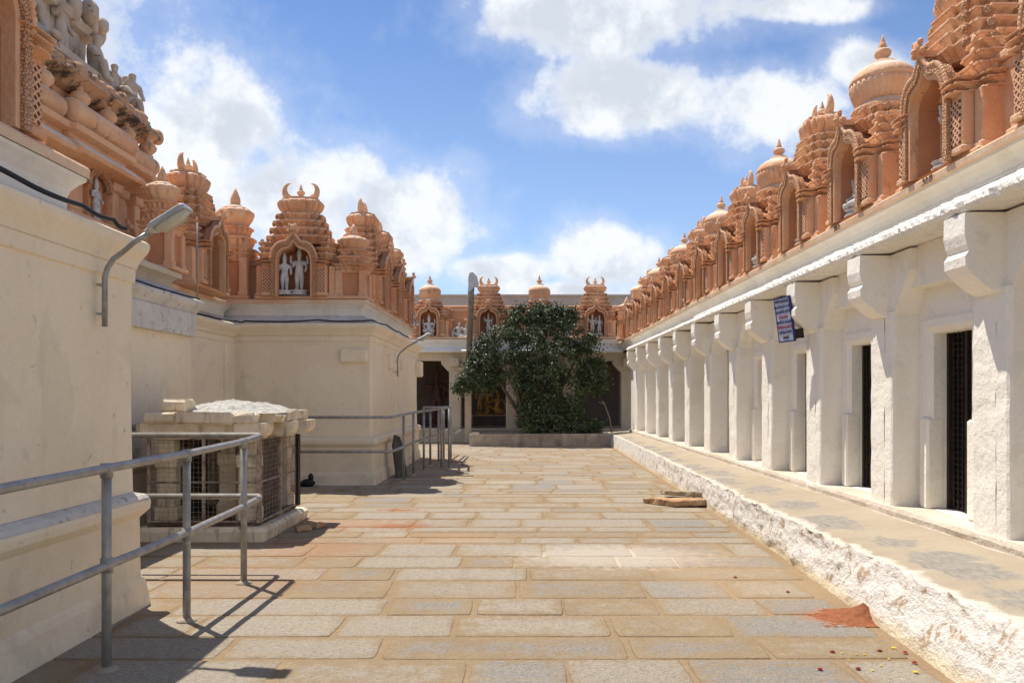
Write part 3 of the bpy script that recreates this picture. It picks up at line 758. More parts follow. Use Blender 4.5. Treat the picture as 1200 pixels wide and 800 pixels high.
def ogee(hw, zs, za, n=9):
    """left half outline of an ogee-headed opening, foot to apex"""
    pts = [(-hw, 0), (-hw, zs * .5), (-hw, zs)]
    H = za - zs
    for i in range(1, n + 1):
        f = i / n
        if f < .62:
            g = f / .62; x = -hw * (1 - .62 * g * g); z = zs + H * .66 * math.sin(g * math.pi / 2) * .98
        else:
            g = (f - .62) / .38; x = -hw * .38 * (1 - g); z = zs + H * (.647 + .353 * g ** 1.5)
        pts.append((x, z))
    return pts
def full_arch(hw, zs, za, n=9):
    l = ogee(hw, zs, za, n); return l + [(-x, z) for x, z in l[::-1][1:]]
def kalasha(m, c, s=1.):
    m.lathe([(.15 * s, 0), (.16 * s, .02 * s), (.12 * s, .04 * s), (.06 * s, .05 * s), (.06 * s, .07 * s), (.11 * s, .11 * s), (.12 * s, .15 * s), (.09 * s, .19 * s), (.045 * s, .21 * s), (.06 * s, .23 * s), (.045 * s, .26 * s), (.02 * s, .34 * s), (.003 * s, .40 * s)], 14, c)
def horn(sx):
    m = MB(); n = 14; rs = []
    for i in range(n + 1):
        f = i / n; a = R(-95 + 190 * f)
        # crescent curling up and back in
        cx, cz = .19, .135
        px = cx + .10 * math.cos(a) ; pz = cz + .125 * math.sin(a)
        r = .062 * (1 - f ** 1.6) + .006
        rs.append([(sx * (px + r * math.cos(t) * math.cos(a)), .9 * r * 1.1 * math.sin(t), pz + r * math.cos(t) * math.sin(a)) for t in [2 * math.pi * k / 10 for k in range(10)]])
    m.loft(rs, smooth=True); return m

def make_shrine(kind):
    """front towards local -y, 1.4 m wide"""
    root = empty('rooftop_shrine', (0, 0, 0))
    F = -.46
    # base
    b = MB(); b.box(-.72, .72, -.42, .46, 0, .045, b=.012); b.build('base', 'terracotta', root)
    # niche shell
    hole = full_arch(.29, .58, .92); rim = full_arch(.345, .58, .99)
    b = MB(); 
    b.loft([[(x, F + .02, z + .03) for x, z in hole], [(x, -.02, z + .03) for x, z in hole]], False, True, closed=False)
    b.add([(-.29, F + .02, .03), (.29, F + .02, .03), (.29, -.02, .03), (-.29, -.02, .03)], [(0, 1, 2, 3)])
    b.add([(x, -.02, z + .03) for x, z in hole], [tuple(range(len(hole)))])
    b.loft([[(x, F + .05, z + .03) for x, z in rim], [(x, -.01, z + .03) for x, z in rim]], False, False, closed=False)
    b.build('niche', 'terracotta_niche', root)
    # torana arch: two raised bands that lean forward at the head, with curls
    def band(hw0, hw1, za0, za1, zs, y0, y1, mb):
        A = full_arch(hw0, zs, za0, 12); B = full_arch(hw1, zs, za1, 12)
        for i in range(len(A) - 1):
            q = [A[i], A[i + 1], B[i + 1], B[i]]
            mb.loft([[(x, y0 - max(0, z - zs) * .10, z + .03) for x, z in q], [(x, y1, z + .03) for x, z in q]])
    m = MB(); band(.285, .325, .92, .98, .58, F - .03, F + .06, m); ar = m.build('arch', 'terracotta', root)
    m = MB(); band(.328, .395, .985, 1.09, .58, F - .055, F + .05, m)
    out = full_arch(.39, .58, 1.08, 22)[3:-3]
    m.build('arch_band', 'terracotta_carved', ar)
    m = MB()
    for x, z in out:
        if z > .56: m.sphere((x * 1.03, F - .05 - max(0, z - .6) * .09, z + .04), .025, 8, 6, (1, .9, 1))
    m.build('arch_curls', 'terracotta', ar)
    # kirtimukha boss at the apex
    m = MB(); m.sphere((0, F - .11, 1.16), .065, 12, 8, (1, .6, 1.1)); m.sphere((-.05, F - .11, 1.21), .03); m.sphere((.05, F - .11, 1.21), .03); m.sphere((0, F - .15, 1.13), .027); m.box(-.045, .045, F - .10, F + .1, 1.07, 1.13)
    m.sphere((-.075, F - .10, 1.12), .032); m.sphere((.075, F - .10, 1.12), .032)
    m.build('mask_boss', 'terracotta', root)
    # pilaster masses either side
    for s in (-1, 1):
        m = MB()
        def bx(x0, x1, *a, **k):
            m.box(min(s * x0, s * x1), max(s * x0, s * x1), *a, **k)
        bx(.335, .56, F, .40, .045, .56, b=.01); bx(.575, .69, F + .10, .36, .045, .56, b=.01)
        bx(.325, .58, F - .02, .41, .045, .10, b=.01); bx(.56, .71, F + .08, .38, .045, .10, b=.01)
        pil = m.build('pilaster', 'terracotta', root)
        m = MB(); bx(.36, .535, F - .014, F + .02, .12, .50, b=.006); m.build('lattice_panel', 'terracotta_lattice', pil)
        # fluted capital
        m = MB()
        for (zz, hh, ex) in ((.50, .07, .0), (.575, .06, .03), (.64, .035, .055)):
            tier(m, zz, hh, .125 + ex, .45 + ex * .5, s * .45, -.03, .02, .22, .02, .4)
            tier(m, zz, hh, .085 + ex, .27 + ex * .6, s * .625, 0, .015, .22, .02, .4)
        m.build('capital', 'terracotta', pil)
    # side tiers, right and left of the arch head
    for s in (-1, 1):
        m = MB()
        for (zz, hh, w, d) in ((.675, .11, .225, .40), (.785, .10, .195, .385), (.885, .09, .165, .365)):
            tier(m, zz, hh, w, d, s * (.70 - w), .02, .025, .20, .012)
            m.sphere((s * (.68 - .6 * w), -.37, zz + .10), .035, 8, 6, (1, .5, 1.1)); 
            m.sphere((s * .66, .02, zz + .09), .04, 8, 6, (.6, 1.2, 1.1))
        m.build('side_tiers', 'terracotta', root)
    m = MB(); m.box(-.46, .46, .0, .36, .5, 1.0); m.build('core', 'terracotta', root)
    # crossing tiers
    if kind == 'crescent':
        tl = [(.96, .135, .575, .40), (1.095, .135, .52, .38), (1.23, .13, .465, .355), (1.36, .12, .41, .33)]
    else:
        tl = [(.97, .125, .46, .375), (1.095, .115, .41, .345)]
    for (zz, hh, w, d) in tl:
        m = MB(); tier(m, zz, hh, w, d, 0, .0, .05, .20, .012); tr = m.build('tier', 'terracotta', root)
        for x in (-w * .7, w * .7):
            m = MB(); m.sphere((x, -d + .06, zz + .6 * hh), .042, 8, 6, (1.1, .6, 1.1)); m.build('boss', 'terracotta_carved', tr)
        for y in (-.15, .15):
            for sx in (-1, 1): m = MB(); m.sphere((sx * w * .96, y, zz + .6 * hh), .04, 8, 6, (.6, 1.2, 1.1)); m.build('boss', 'terracotta_carved', tr)
    if kind == 'crescent':
        # swelling barrel roof with ribs
        m = MB(); base = ratha(.41, .32, .06, 1)
        rs = []
        for z, k, rib in ((1.475, .70, 0), (1.50, .70, 0), (1.52, .76, .010), (1.59, .90, .018), (1.65, .96, .020), (1.68, .97, .016), (1.71, .93, .010), (1.735, .84, 0), (1.745, .72, 0), (1.746, .78, 0), (1.775, .78, 0), (1.785, .62, 0)):
            rs.append([(x * (k + rib * (q - .5) * 3), y * (k + rib * (q - .5) * 3), z) for x, y, q in base])
        m.loft(rs); m.build('barrel_roof', 'terracotta', root)
        for s in (-1, 1): horn(s).build('horn', 'terracotta', root).location = (0, 0, 1.785)
        m = MB(); kalasha(m, (0, 0, 1.795), .62); m.build('finial', 'terracotta', root)
    else:
        m = MB()
        m.lathe([(.33, 1.205), (.37, 1.22), (.375, 1.255), (.315, 1.27), (.31, 1.32)], 32); m.build('drum', 'terracotta', root)
        m = MB()
        m.lathe([(.305, 1.31), (.32, 1.35), (.355, 1.43), (.375, 1.50), (.37, 1.55)], 96, lobes=32, amp=.05)
        m.lathe([(.375, 1.548), (.392, 1.56), (.388, 1.59), (.37, 1.625), (.325, 1.68), (.255, 1.725), (.20, 1.745), (.165, 1.755), (.16, 1.785), (.13, 1.795)], 36)
        m.build('dome', 'terracotta', root)
        m = MB(); kalasha(m, (0, 0, 1.785), .85); m.build('finial', 'terracotta', root)
    return root

def make_pavilion():
    """small square corner pavilion with ribbed dome, 0.66 m wide, 1.3 m tall"""
    root = empty('corner_pavilion', (0, 0, 0))
    m = MB(); m.box(-.33, .33, -.33, .33, 0, .05, b=.01); m.build('base', 'terracotta', root)
    m = MB(); m.box(-.22, .22, -.22, .22, .05, .56)
    m.build('body', 'terracotta_niche', root)
    for x in (-.22, .22):
        for y in (-.22, .22):
            m = MB(); m.box(x - .065, x + .065, y - .065, y + .065, .05, .52, b=.008); m.box(x - .08, x + .08, y - .08, y + .08, .05, .11, b=.008); m.build('pilaster', 'terracotta', root)
    m = MB(); tier(m, .48, .10, .31, .31, s=.02, flare=.16); tier(m, .575, .06, .34, .34, s=.02, flare=.12); m.build('capital', 'terracotta', root)
    for (z, h, w) in ((.635, .15, .29), (.785, .13, .25)):
        m = MB(); tier(m, z, h, w, w, s=.03, flare=.14); m.build('tier', 'terracotta', root)
    m = MB(); m.lathe([(.17, .91), (.19, .94), (.25, 1.02), (.275, 1.08), (.27, 1.11), (.22, 1.14)], 72, lobes=10, amp=.12); m.lathe([(.235, 1.138), (.23, 1.15), (.15, 1.18), (.10, 1.19)], 28); m.build('dome', 'terracotta', root)
    m = MB(); m.lathe([(.10, 1.185), (.105, 1.20), (.07, 1.215), (.085, 1.24), (.075, 1.29), (.04, 1.36), (.004, 1.42)], 16); m.build('finial', 'terracotta', root)
    return root

PROTO = {'dome': make_shrine('dome'), 'crescent': make_shrine('crescent'), 'pavilion': make_pavilion()}
USED = set()
def put(kind, loc, rz, label, group, sc=(1, 1, 1)):
    p = PROTO[kind]
    o = p if kind not in USED else copy_tree(p)
    USED.add(kind)
    o.location = loc; o.rotation_euler = (0, 0, rz); o.scale = sc
    tag(o, label, 'shrine', group)
    return o

G_R, G_F, G_L = 'terracotta shrines along the right roof', 'terracotta shrines on the far roof', 'terracotta shrines on the left roofs'
where = ['at the right picture edge', 'above the nearest grille door', 'above the second grille door',
         'just beyond the notice board', 'above the pale plank door', 'above the first open bay past the doors', 'above the second open bay past the doors',
         'above the third open bay past the doors', 'above the last open bay', 'above the narrow window slit', 'sixth from the far corner', 'fourth from the far corner', 'second from the far corner']
yy = [5.03 + 1.67 * k for k in range(13)]
for k, y in enumerate(yy):
    kd = 'dome' if k % 2 == 0 else 'crescent'
    nm = 'dome topped' if kd == 'dome' else 'crescent horned'
    put(kd, (3.42 + .46 * .82, y, 3.445), R(-90), f'{nm} terracotta shrine on the right roof {where[k]}' if k < 10 else f'{nm} terracotta shrine on the right roof, {["third","second","nearest"][k-10]} from the far corner', G_R, (.93, .82, .905))
put('pavilion', (3.55, 26.4, 3.445), 0, 'low ribbed terracotta pavilion at the far end of the right roof', G_R, (1, 1, 1))
for kd, x, l in (('dome', -3.16, 'dome topped terracotta shrine at the left end of the far roof'), ('crescent', -1.07, 'crescent horned terracotta shrine partly behind the lamp post'),
              ('dome', .73, 'dome topped terracotta shrine rising over the tree crown'), ('crescent', 2.71, 'crescent horned terracotta shrine right of the tree on the far roof')):
    put(kd, (x, 28.5, 3.66), 0, l, G_F, (1, 1, 1.06))
put('pavilion', (3.75, 28.5, 3.66), 0, 'short ribbed terracotta pavilion in the right corner of the far roof', G_F, (1, 1, .9))
# left roofs
put('dome', (-3.70, 4.72, 3.275), R(90), 'large terracotta shrine cut by the left picture edge, on the near wall block', G_L, (1.25, 1.05, 1.06))
put('crescent', (-5.36, 13.0, 3.305), R(90), 'crescent horned terracotta shrine with an empty arch, above the recessed wall', G_L, (1.0, 1, 1.06))
put('pavilion', (-5.3, 15.0, 3.365), 0, 'tall domed terracotta pavilion in the inner corner of the left roofs', G_L, (1.12, 1.12, 1.5))
put('crescent', (-4.06, 14.95, 3.365), 0, 'crescent horned terracotta shrine facing the camera, holding two white deities', G_L, (1.04, 1, 1.07))
put('pavilion', (-3.06, 14.85, 3.365), 0, 'small domed pavilion on the outer corner of the jutting wall block', G_L, (.98, .98, 1.0))
put('crescent', (-3.16, 16.25, 3.365), R(90), 'crescent horned terracotta shrine nearest on the side of the jutting block', G_L, (.95, 1, 1.07))
put('crescent', (-3.16, 18.05, 3.365), R(90), 'crescent horned terracotta shrine midway along the side of the jutting block', G_L, (.95, 1, 1.07))
put('crescent', (-3.16, 19.75, 3.365), R(90), 'crescent horned terracotta shrine farthest along the side of the jutting block', G_L, (.9, 1, 1.03))
put('pavilion', (-4.88, 10.98, 3.305), R(90), 'slim domed pavilion between the ornate tower and the empty arch', G_L, (.78, .78, 1.02))
put('pavilion', (-2.98, 20.75, 3.365), 0, 'small domed pavilion on the far end of the jutting wall block', G_L, (.85, .85, .95))
# low linking walls between shrines
def link(x0, x1, y0, y1, z, h, label):
    b = MB(); b.box(x0, x1, y0, y1, z, z + h - .10, b=.01); b.box(x0 - .04, x1 + .04, y0 - .03, y1 + .03, z + h - .10, z + h - .03, b=.015); b.box(x0 + .01, x1 - .01, y0, y1, z + h - .03, z + h + .04, b=.01)
    tag(b.build('linking_wall', 'terracotta'), label, 'wall')
link(3.66, 3.86, 4.0, 26.2, 3.447, .78, 'low terracotta wall linking the shrines of the right roof')
link(-5.6, -3.2, 15.0, 15.2, 3.367, .75, 'low terracotta wall linking the front shrines of the jutting block')
link(-3.3, -3.1, 15.4, 20.8, 3.367, .75, 'low terracotta wall linking the side shrines of the jutting block')
link(-5.7, -5.5, 11.3, 15.0, 3.307, .75, 'low terracotta wall linking the shrines above the recessed wall')

# ------------------------------------------------------------------ figures (one skinned body each)
def skin_mesh(name, joints, edges, root='pelvis', levels=1):
    names = list(joints)
    me = bpy.data.meshes.new(name); me.from_pydata([joints[n][0] for n in names], [(names.index(a), names.index(b)) for a, b in edges], [])
    o = bpy.data.objects.new(name, me); COL.objects.link(o)
    md = o.modifiers.new('skin', 'SKIN'); md.use_smooth_shade = True; md.branch_smoothing = .3
    sv = me.skin_vertices[0].data
    for i, n in enumerate(names):
        r = joints[n][1]; r = r if isinstance(r, tuple) else (r, r); fk = 1.08 if 'loung' in name else 1.34; r = (r[0] * fk, r[1] * fk * .95); sv[i].radius = r if isinstance(r, tuple) else (r, r)
        sv[i].use_root = (n == root)
    sb = o.modifiers.new('sub', 'SUBSURF'); sb.levels = levels; sb.render_levels = levels
    dg = bpy.context.evaluated_depsgraph_get()
    out = bpy.data.meshes.new_from_object(o.evaluated_get(dg)); out.name = name
    bpy.data.objects.remove(o); bpy.data.meshes.remove(me)
    out.polygons.foreach_set('use_smooth', [True] * len(out.polygons))
    return out
def standing(four=True, lean=0):
    J = dict(pelvis=((0, 0, .43), (.085, .06)), waist=((lean * .3, 0, .52), (.062, .048)), chest=((0, 0, .61), (.085, .058)), neck=((0, 0, .695), .030), head=((0, -.008, .755), (.046, .05)),
             crown=((0, 0, .81), .050), crown_mid=((0, 0, .89), .038), crown_top=((0, 0, .985), .014))
    E = [('pelvis', 'waist'), ('waist', 'chest'), ('chest', 'neck'), ('neck', 'head'), ('head', 'crown'), ('crown', 'crown_mid'), ('crown_mid', 'crown_top')]
    for s, n in ((-1, 'l'), (1, 'r')):
        J.update({f'hip{n}': ((s * .05, 0, .38), .060), f'knee{n}': ((s * .052, -.012, .21), .044), f'ankle{n}': ((s * .05, 0, .045), .030), f'toe{n}': ((s * .06, -.07, .018), .022),
                  f'sh{n}': ((s * .125, 0, .645), .036), f'el{n}': ((s * .165, .0, .52), .028), f'wr{n}': ((s * (.155 if s > 0 else .10), -.07, .44 if s > 0 else .56), .022), f'ha{n}': ((s * (.15 if s > 0 else .08), -.09, .40 if s > 0 else .60), .020)})
        E += [('pelvis', f'hip{n}'), (f'hip{n}', f'knee{n}'), (f'knee{n}', f'ankle{n}'), (f'ankle{n}', f'toe{n}'), ('chest', f'sh{n}'), (f'sh{n}', f'el{n}'), (f'el{n}', f'wr{n}'), (f'wr{n}', f'ha{n}')]
        if four:
            J.update({f'ue{n}': ((s * .20, .02, .60), .026), f'uh{n}': ((s * .185, -.02, .73), .022), f'ud{n}': ((s * .185, -.02, .79), .030)})
            E += [(f'sh{n}', f'ue{n}'), (f'ue{n}', f'uh{n}'), (f'uh{n}', f'ud{n}')]
    return J, E
def seated():
    J = dict(pelvis=((0, .02, .09), (.11, .08)), waist=((0, .02, .20), (.085, .06)), chest=((0, .01, .31), (.10, .065)), neck=((0, 0, .40), .034), head=((0, -.01, .465), (.054, .056)),
             crown=((0, 0, .53), .055), crown_mid=((0, 0, .61), .040), crown_top=((0, 0, .70), .014))
    E = [('pelvis', 'waist'), ('waist', 'chest'), ('chest', 'neck'), ('neck', 'head'), ('head', 'crown'), ('crown', 'crown_mid'), ('crown_mid', 'crown_top')]
    for s, n in ((-1, 'l'), (1, 'r')):
        J.update({f'hip{n}': ((s * .09, -.02, .07), .062), f'knee{n}': ((s * .20, -.13, .065), .050), f'ankle{n}': ((s * .03, -.20, .055), .034),
                  f'sh{n}': ((s * .145, .01, .345), .040), f'el{n}': ((s * .20, -.01, .21), .030), f'wr{n}': ((s * .15, -.12, .16), .024), f'ha{n}': ((s * .12, -.15, .15), .022),
                  f'ue{n}': ((s * .23, .02, .32), .028), f'uh{n}': ((s * .21, -.01, .45), .022), f'ud{n}': ((s * .21, -.01, .51), .030)})
        E += [('pelvis', f'hip{n}'), (f'hip{n}', f'knee{n}'), (f'knee{n}', f'ankle{n}'), ('chest', f'sh{n}'), (f'sh{n}', f'el{n}'), (f'el{n}', f'wr{n}'), (f'wr{n}', f'ha{n}'),
              (f'sh{n}', f'ue{n}'), (f'ue{n}', f'uh{n}'), (f'uh{n}', f'ud{n}')]
    return J, E
def lounging():
    J = dict(pelvis=((0, 0, .14), (.11, .09)), waist=((.02, .0, .26), (.085, .06)), chest=((.03, 0, .37), (.105, .07)), neck=((.04, 0, .46), .036), head=((.05, -.02, .53), (.058, .06)), crown=((.05, -.01, .585), .052), crown_top=((.05, -.01, .615), .034))
    E = [('pelvis', 'waist'), ('waist', 'chest'), ('chest', 'neck'), ('neck', 'head'), ('head', 'crown'), ('crown', 'crown_top')]
    J.update(hipl=((-.09, -.04, .12), .068), kneel=((-.22, -.14, .26), .052), anklel=((-.20, -.18, .04), .036), toel=((-.21, -.25, .02), .026),
             hipr=((.09, -.04, .10), .068), kneer=((.26, -.16, .08), .052), ankler=((.10, -.25, .05), .036), toer=((.04, -.29, .04), .026),
             shl=((-.12, 0, .41), .042), ell=((-.21, -.05, .30), .032), hal=((-.20, -.13, .30), .026), shr=((.18, 0, .41), .042), elr=((.25, .02, .27), .032), har=((.26, -.04, .14), .026))
    E += [('pelvis', 'hipl'), ('hipl', 'kneel'), ('kneel', 'anklel'), ('anklel', 'toel'), ('pelvis', 'hipr'), ('hipr', 'kneer'), ('kneer', 'ankler'), ('ankler', 'toer'), ('chest', 'shl'), ('shl', 'ell'), ('ell', 'hal'), ('chest', 'shr'), ('shr', 'elr'), ('elr', 'har')]
    return J, E
def servant():
    J, E = standing(False)
    J['crown'] = ((0, -.004, .785), .050); J['crown_mid'] = ((0, 0, .805), .044); J['crown_top'] = ((0, 0, .825), .030)
    J['wrl'] = ((-.16, -.10, .62), .024); J['hal'] = ((-.13, -.13, .67), .022)
    return J, E
FIG = {'servant': skin_mesh('servant_figure', *servant()), 'standing': skin_mesh('standing_figure', *standing(True)), 'attendant': skin_mesh('attendant_figure', *standing(False)), 'seated': skin_mesh('seated_figure', *seated()), 'lounging': skin_mesh('lounging_figure', *lounging())}
FMAT = {}
def fig_data(pose, m):
    if (pose, m) not in FMAT:
        d = FIG[pose].copy(); d.materials.clear(); d.materials.append(M[m]); FMAT[(pose, m)] = d
    return FMAT[(pose, m)]
PED = {}
def pedestal(m):
    if m not in PED:
        b = MB(); b.lathe([(.20, 0), (.21, .02), (.17, .045), (.16, .06), (.20, .09), (.21, .10), (.17, .115)], 28, lobes=14, amp=.05)
        o = b.build('pedestal', m); PED[m] = o.data; bpy.data.objects.remove(o)
    return PED[m]
def statue(pose, loc, rz, h, label, m='statue_white', group='white deity statues in the roof shrines', ped=True):
    full = {'standing': 1., 'attendant': 1., 'seated': .71, 'lounging': .67}[pose]
    sc = h / (full + (.11 if ped else 0))
    e = bpy.data.objects.new('statue', fig_data(pose, m)); COL.objects.link(e)
    c, s_ = math.cos(rz), math.sin(rz)
    e.location = (loc[0], loc[1], loc[2] + (.11 * sc if ped else 0)); e.rotation_euler = (0, 0, rz); e.scale = (sc, sc, sc)
    tag(e, label, 'statue', group)
    if ped:
        p = bpy.data.objects.new('pedestal', pedestal(m)); COL.objects.link(p); p.parent = e; p.location = (0, 0, -.112)
    return e
zb = 3.365
statue('standing', (-4.02, 14.70, zb + .08), 0, .90, 'white four armed deity standing in the camera facing shrine on the left block')
statue('attendant', (-4.27, 14.62, zb + .08), R(20), .78, 'smaller white attendant left of the four armed deity in the same shrine')
rlab = {0: None}
for k, y in enumerate(yy[:11]):
    nm = ['by the right picture edge', 'above the nearest grille door', 'above the second grille door', 'beyond the notice board', 'above the plank door', 'above the first open bay', 'above the second open bay', 'above the third open bay', 'above the last open bay', 'above the window slit', 'third from the far corner'][k]
    dm = ['dome', 'crescent'][k % 2]
    if k in (0, 2, 4, 7, 9):
        statue('seated', (3.60, y + .10, 3.495), R(-90), .58, f'white seated deity in the {dm} shrine of the right roof {nm}')
        if k == 2: statue('seated', (3.57, y - .17, 3.495), R(-90), .46, 'smaller white seated consort beside the seated deity above the second grille door')
    else:
        statue('standing', (3.60, y, 3.495), R(-90), .72, f'white standing deity in the {dm} shrine of the right roof {nm}')
statue('seated', (-3.16, 28.22, 3.73), 0, .78, 'white seated deity in the far roof shrine at the left end')
statue('standing', (-1.07, 28.22, 3.73), 0, .82, 'white deity in the far roof shrine behind the lamp post')
statue('seated', (.73, 28.22, 3.73), 0, .70, 'white deity in the far roof shrine over the tree crown')
statue('standing', (2.58, 28.22, 3.73), 0, .80, 'white standing deity on the left in the far roof shrine right of the tree')
statue('attendant', (2.83, 28.20, 3.73), 0, .74, 'white standing companion on the right in the far roof shrine right of the tree')
statue('lounging', (-2.15, 28.40, 3.662), 0, .58, 'white crouching figure left of the pair against the orange screen wall', group='white figures against the far screen wall', ped=False)
statue('lounging', (-1.90, 28.42, 3.662), R(-20), .52, 'white crouching figure right of the pair against the orange screen wall', group='white figures against the far screen wall', ped=False)
statue('seated', (1.75, 28.42, 3.662), 0, .5, 'white seated figure between shrines behind the tree top', group='white figures against the far screen wall', ped=False)
statue('standing', (-3.34, 16.25, 3.42), R(90), .76, 'white deity in the nearest side shrine of the jutting block')
statue('seated', (-2.74, 20.35, 3.372), R(60), .55, 'white seated figure at the far end of the jutting block roof', ped=False)

# ------------------------------------------------------------------ ornate tower over the recessed wall
def tower():
    cx, cy, z0 = -6.50, 8.75, 3.30
    t = empty('temple_tower', (-7.64, 10.32, 3.606), 0, 'ornate tiered tower with weathered figures rising above the left wall', 'tower')
    def ring(h, z, s=.06): return [(x, y, z - z0) for x, y, q in ratha(h, h * .93, s)]
    H = 1.86
    t.scale = (1.18, 1.14, 1.18)
    def sec(n, m, prof, s=.06):
        b = MB(); b.loft([ring(H + o, z, s) for o, z in prof]); return b.build(n, m, t)
    sec('base_moulding', 'terracotta', [(.08, 3.03), (.08, 3.30), (.10, 3.33), (.10, 3.38), (.02, 3.40), (.02, 3.43), (.08, 3.46), (.08, 3.50), (0, 3.52)])
    sec('storey_wall', 'terracotta', [(-.03, 3.518), (-.03, 4.02)])
    # pilasters and niche on the +x face and the faces around it
    for i, y in enumerate((-1.55, -1.28, -.95, -.55, .35, .62, 1.0, 1.35)):
        m = MB(); xx = H - (.0 if abs(y) < .6 else (.06 if abs(y) < 1.2 else .12)) - .03
        m.box(xx - .05, xx + .09, y - .07, y + .07, .22, .66, b=.01); m.box(xx - .05, xx + .13, y - .11, y + .11, .60, .70, b=.015); m.box(xx - .05, xx + .11, y - .09, y + .09, .20, .28, b=.01)
        m.build('pilaster', 'terracotta', t)
    m = MB(); A = full_arch(.20, .36, .56, 8)
    m.loft([[(H + .02, x + .0, z + .20) for x, z in A], [(H - .025, x, z + .20) for x, z in A]], False, True, closed=False)
    m.add([(H - .024, x, z + .20) for x, z in A], [tuple(range(len(A)))]); m.build('niche', 'terracotta_niche', t)
    m = MB(); B = full_arch(.26, .36, .64, 8)
    for i in range(2, len(A) - 3):
        m.loft([[(H + .07, x, z + .20) for x, z in (A[i], A[i + 1], B[i + 1], B[i])], [(H - .05, x, z + .20) for x, z in (A[i], A[i + 1], B[i + 1], B[i])]])
    m.build('arch', 'terracotta_carved', t)
    sec('eave', 'terracotta', [(0, 4.0), (.06, 4.03), (.22, 4.06), (.24, 4.10), (.10, 4.22), (.04, 4.25)])
    sec('frieze', 'terracotta', [(.04, 4.248), (.04, 4.29), (.14, 4.31), (.15, 4.37), (.04, 4.385)])
    for (a, b, r_, dx) in ((-1.72, -.62, .125, -.02), (-.55, .75, .135, .06), (.82, 1.6, .12, -.04)):
        m = MB(); n = 14
        m.loft([[(H - .06 + dx + r_ * math.cos(q) * k, y, 4.40 + r_ - z0 + r_ * math.sin(q) * k) for q in [2 * math.pi * i / n for i in range(n)]] for y, k in ((a, .9), (a + .02, 1), (b - .02, 1), (b, .9))], smooth=True)
        m.build('roll_moulding', 'terracotta', t)
    sec('gallery_wall', 'terracotta', [(-.10, 4.383), (-.10, 4.50), (-.16, 4.51), (-.16, 4.84)])
    for i in range(6):
        y = -1.45 + i * .58
        m = MB(); m.lathe([(.06, 0), (.07, .03), (.05, .05), (.10, .10), (.11, .14), (.08, .19), (.03, .22), (.045, .24), (.015, .27)], 14, (H - .02 - (.06 if abs(y) > .6 else 0), y, 4.60 - z0)); m.build('pot', 'terracotta', t)
    sec('cornice', 'terracotta_blackened', [(-.14, 4.80), (-.06, 4.82), (.04, 4.88), (.10, 4.91), (.09, 4.95), (.0, 5.00), (-.2, 5.04)])
    m = MB(); rnd = random.Random(5)
    for i in range(24):
        y = -1.75 + i * .155
        m.sphere((H + .0 - (.06 if abs(y) > .6 else 0) - (.06 if abs(y) > 1.2 else 0), y, 4.99 - z0 + rnd.uniform(-.02, .02)), rnd.uniform(.07, .11), 8, 6, (.9, 1, 1.1))
    m.build('cornice_crest', 'terracotta_blackened', t)
    sec('band', 'lime_weathered', [(-.30, 5.03), (-.20, 5.06), (-.20, 5.15), (-.28, 5.17), (-.28, 5.22), (-.22, 5.24), (-.22, 5.32), (-.4, 5.34)])
    z = 5.33; h = 1.30
    for k in range(2):
        b = MB(); b.loft([ring(h, z), ring(h, z + .56), ring(h + .08, z + .58), ring(h + .12, z + .66), ring(h + .02, z + .74), ring(h - .06, z + .80), ring(h - .15, z + .84)]); b.build('upper_tier', 'lime_weathered', t)
        m = MB()
        for i in range(24):
            a = i / 23 * 2 - 1
            m.sphere((h + .03 + rnd.uniform(-.06, .06), a * h * .92, z + .77 - z0 + rnd.uniform(-.05, .06)), rnd.uniform(.05, .12), 7, 5, (1, 1, rnd.uniform(.9, 1.7)))
        m.build('tier_crest', 'lime_weathered', t)
        z += .82; h -= .22
    b = MB(); b.lathe([(.75, z - .02 - z0), (.80, z + .06 - z0), (.7, z + .25 - z0), (.3, z + .4 - z0), (.08, z + .45 - z0)], 24, lobes=12, amp=.05); b.build('crown_dome', 'lime_weathered', t)
    # modelled figures on the tiers (fixed relief of the tower)
    figs = [('lounging', 1.52, -1.30, 5.30, 90, 1.15), ('lounging', 1.50, -.50, 5.32, 80, 1.2), ('servant', 1.46, .28, 5.32, 95, 1.05), ('lounging', 1.52, .92, 5.30, 100, 1.2), ('lounging', 1.66, 1.40, 5.06, 120, 1.05), ('servant', 1.70, 1.50, 5.06, 60, .85), ('servant', 1.62, 1.20, 5.10, 80, .8),
            ('servant', 1.24, -.9, 5.72, 90, 1.0), ('servant', 1.26, .62, 5.62, 90, 1.05), ('servant', 1.26, -.12, 5.70, 90, 1.05), ('servant', 1.22, 1.14, 5.60, 110, 1.0), ('servant', 1.26, .30, 5.64, 90, .95),
            ('servant', 1.14, -.4, 6.12, 90, .9), ('lounging', 1.14, .35, 6.18, 95, 1.1), ('lounging', 1.08, .95, 6.12, 110, 1.0), ('servant', 1.02, .1, 6.4, 90, .9), ('servant', 1.0, .7, 6.4, 90, .9)]
    for (p, x, y, zz, rz, s_) in figs:
        o = bpy.data.objects.new('figure', fig_data(p, 'lime_weathered')); COL.objects.link(o); o.parent = t
        o.location = (x - .14, y, zz - z0 - .01); o.rotation_euler = (0, 0, R(rz)); o.scale = (s_ * .94, s_ * .94, s_ * .92)
tower()
statue('attendant', (-5.44, 10.32, 3.85), R(90), .58, 'white deity in the arched niche low on the ornate tower', ped=False)

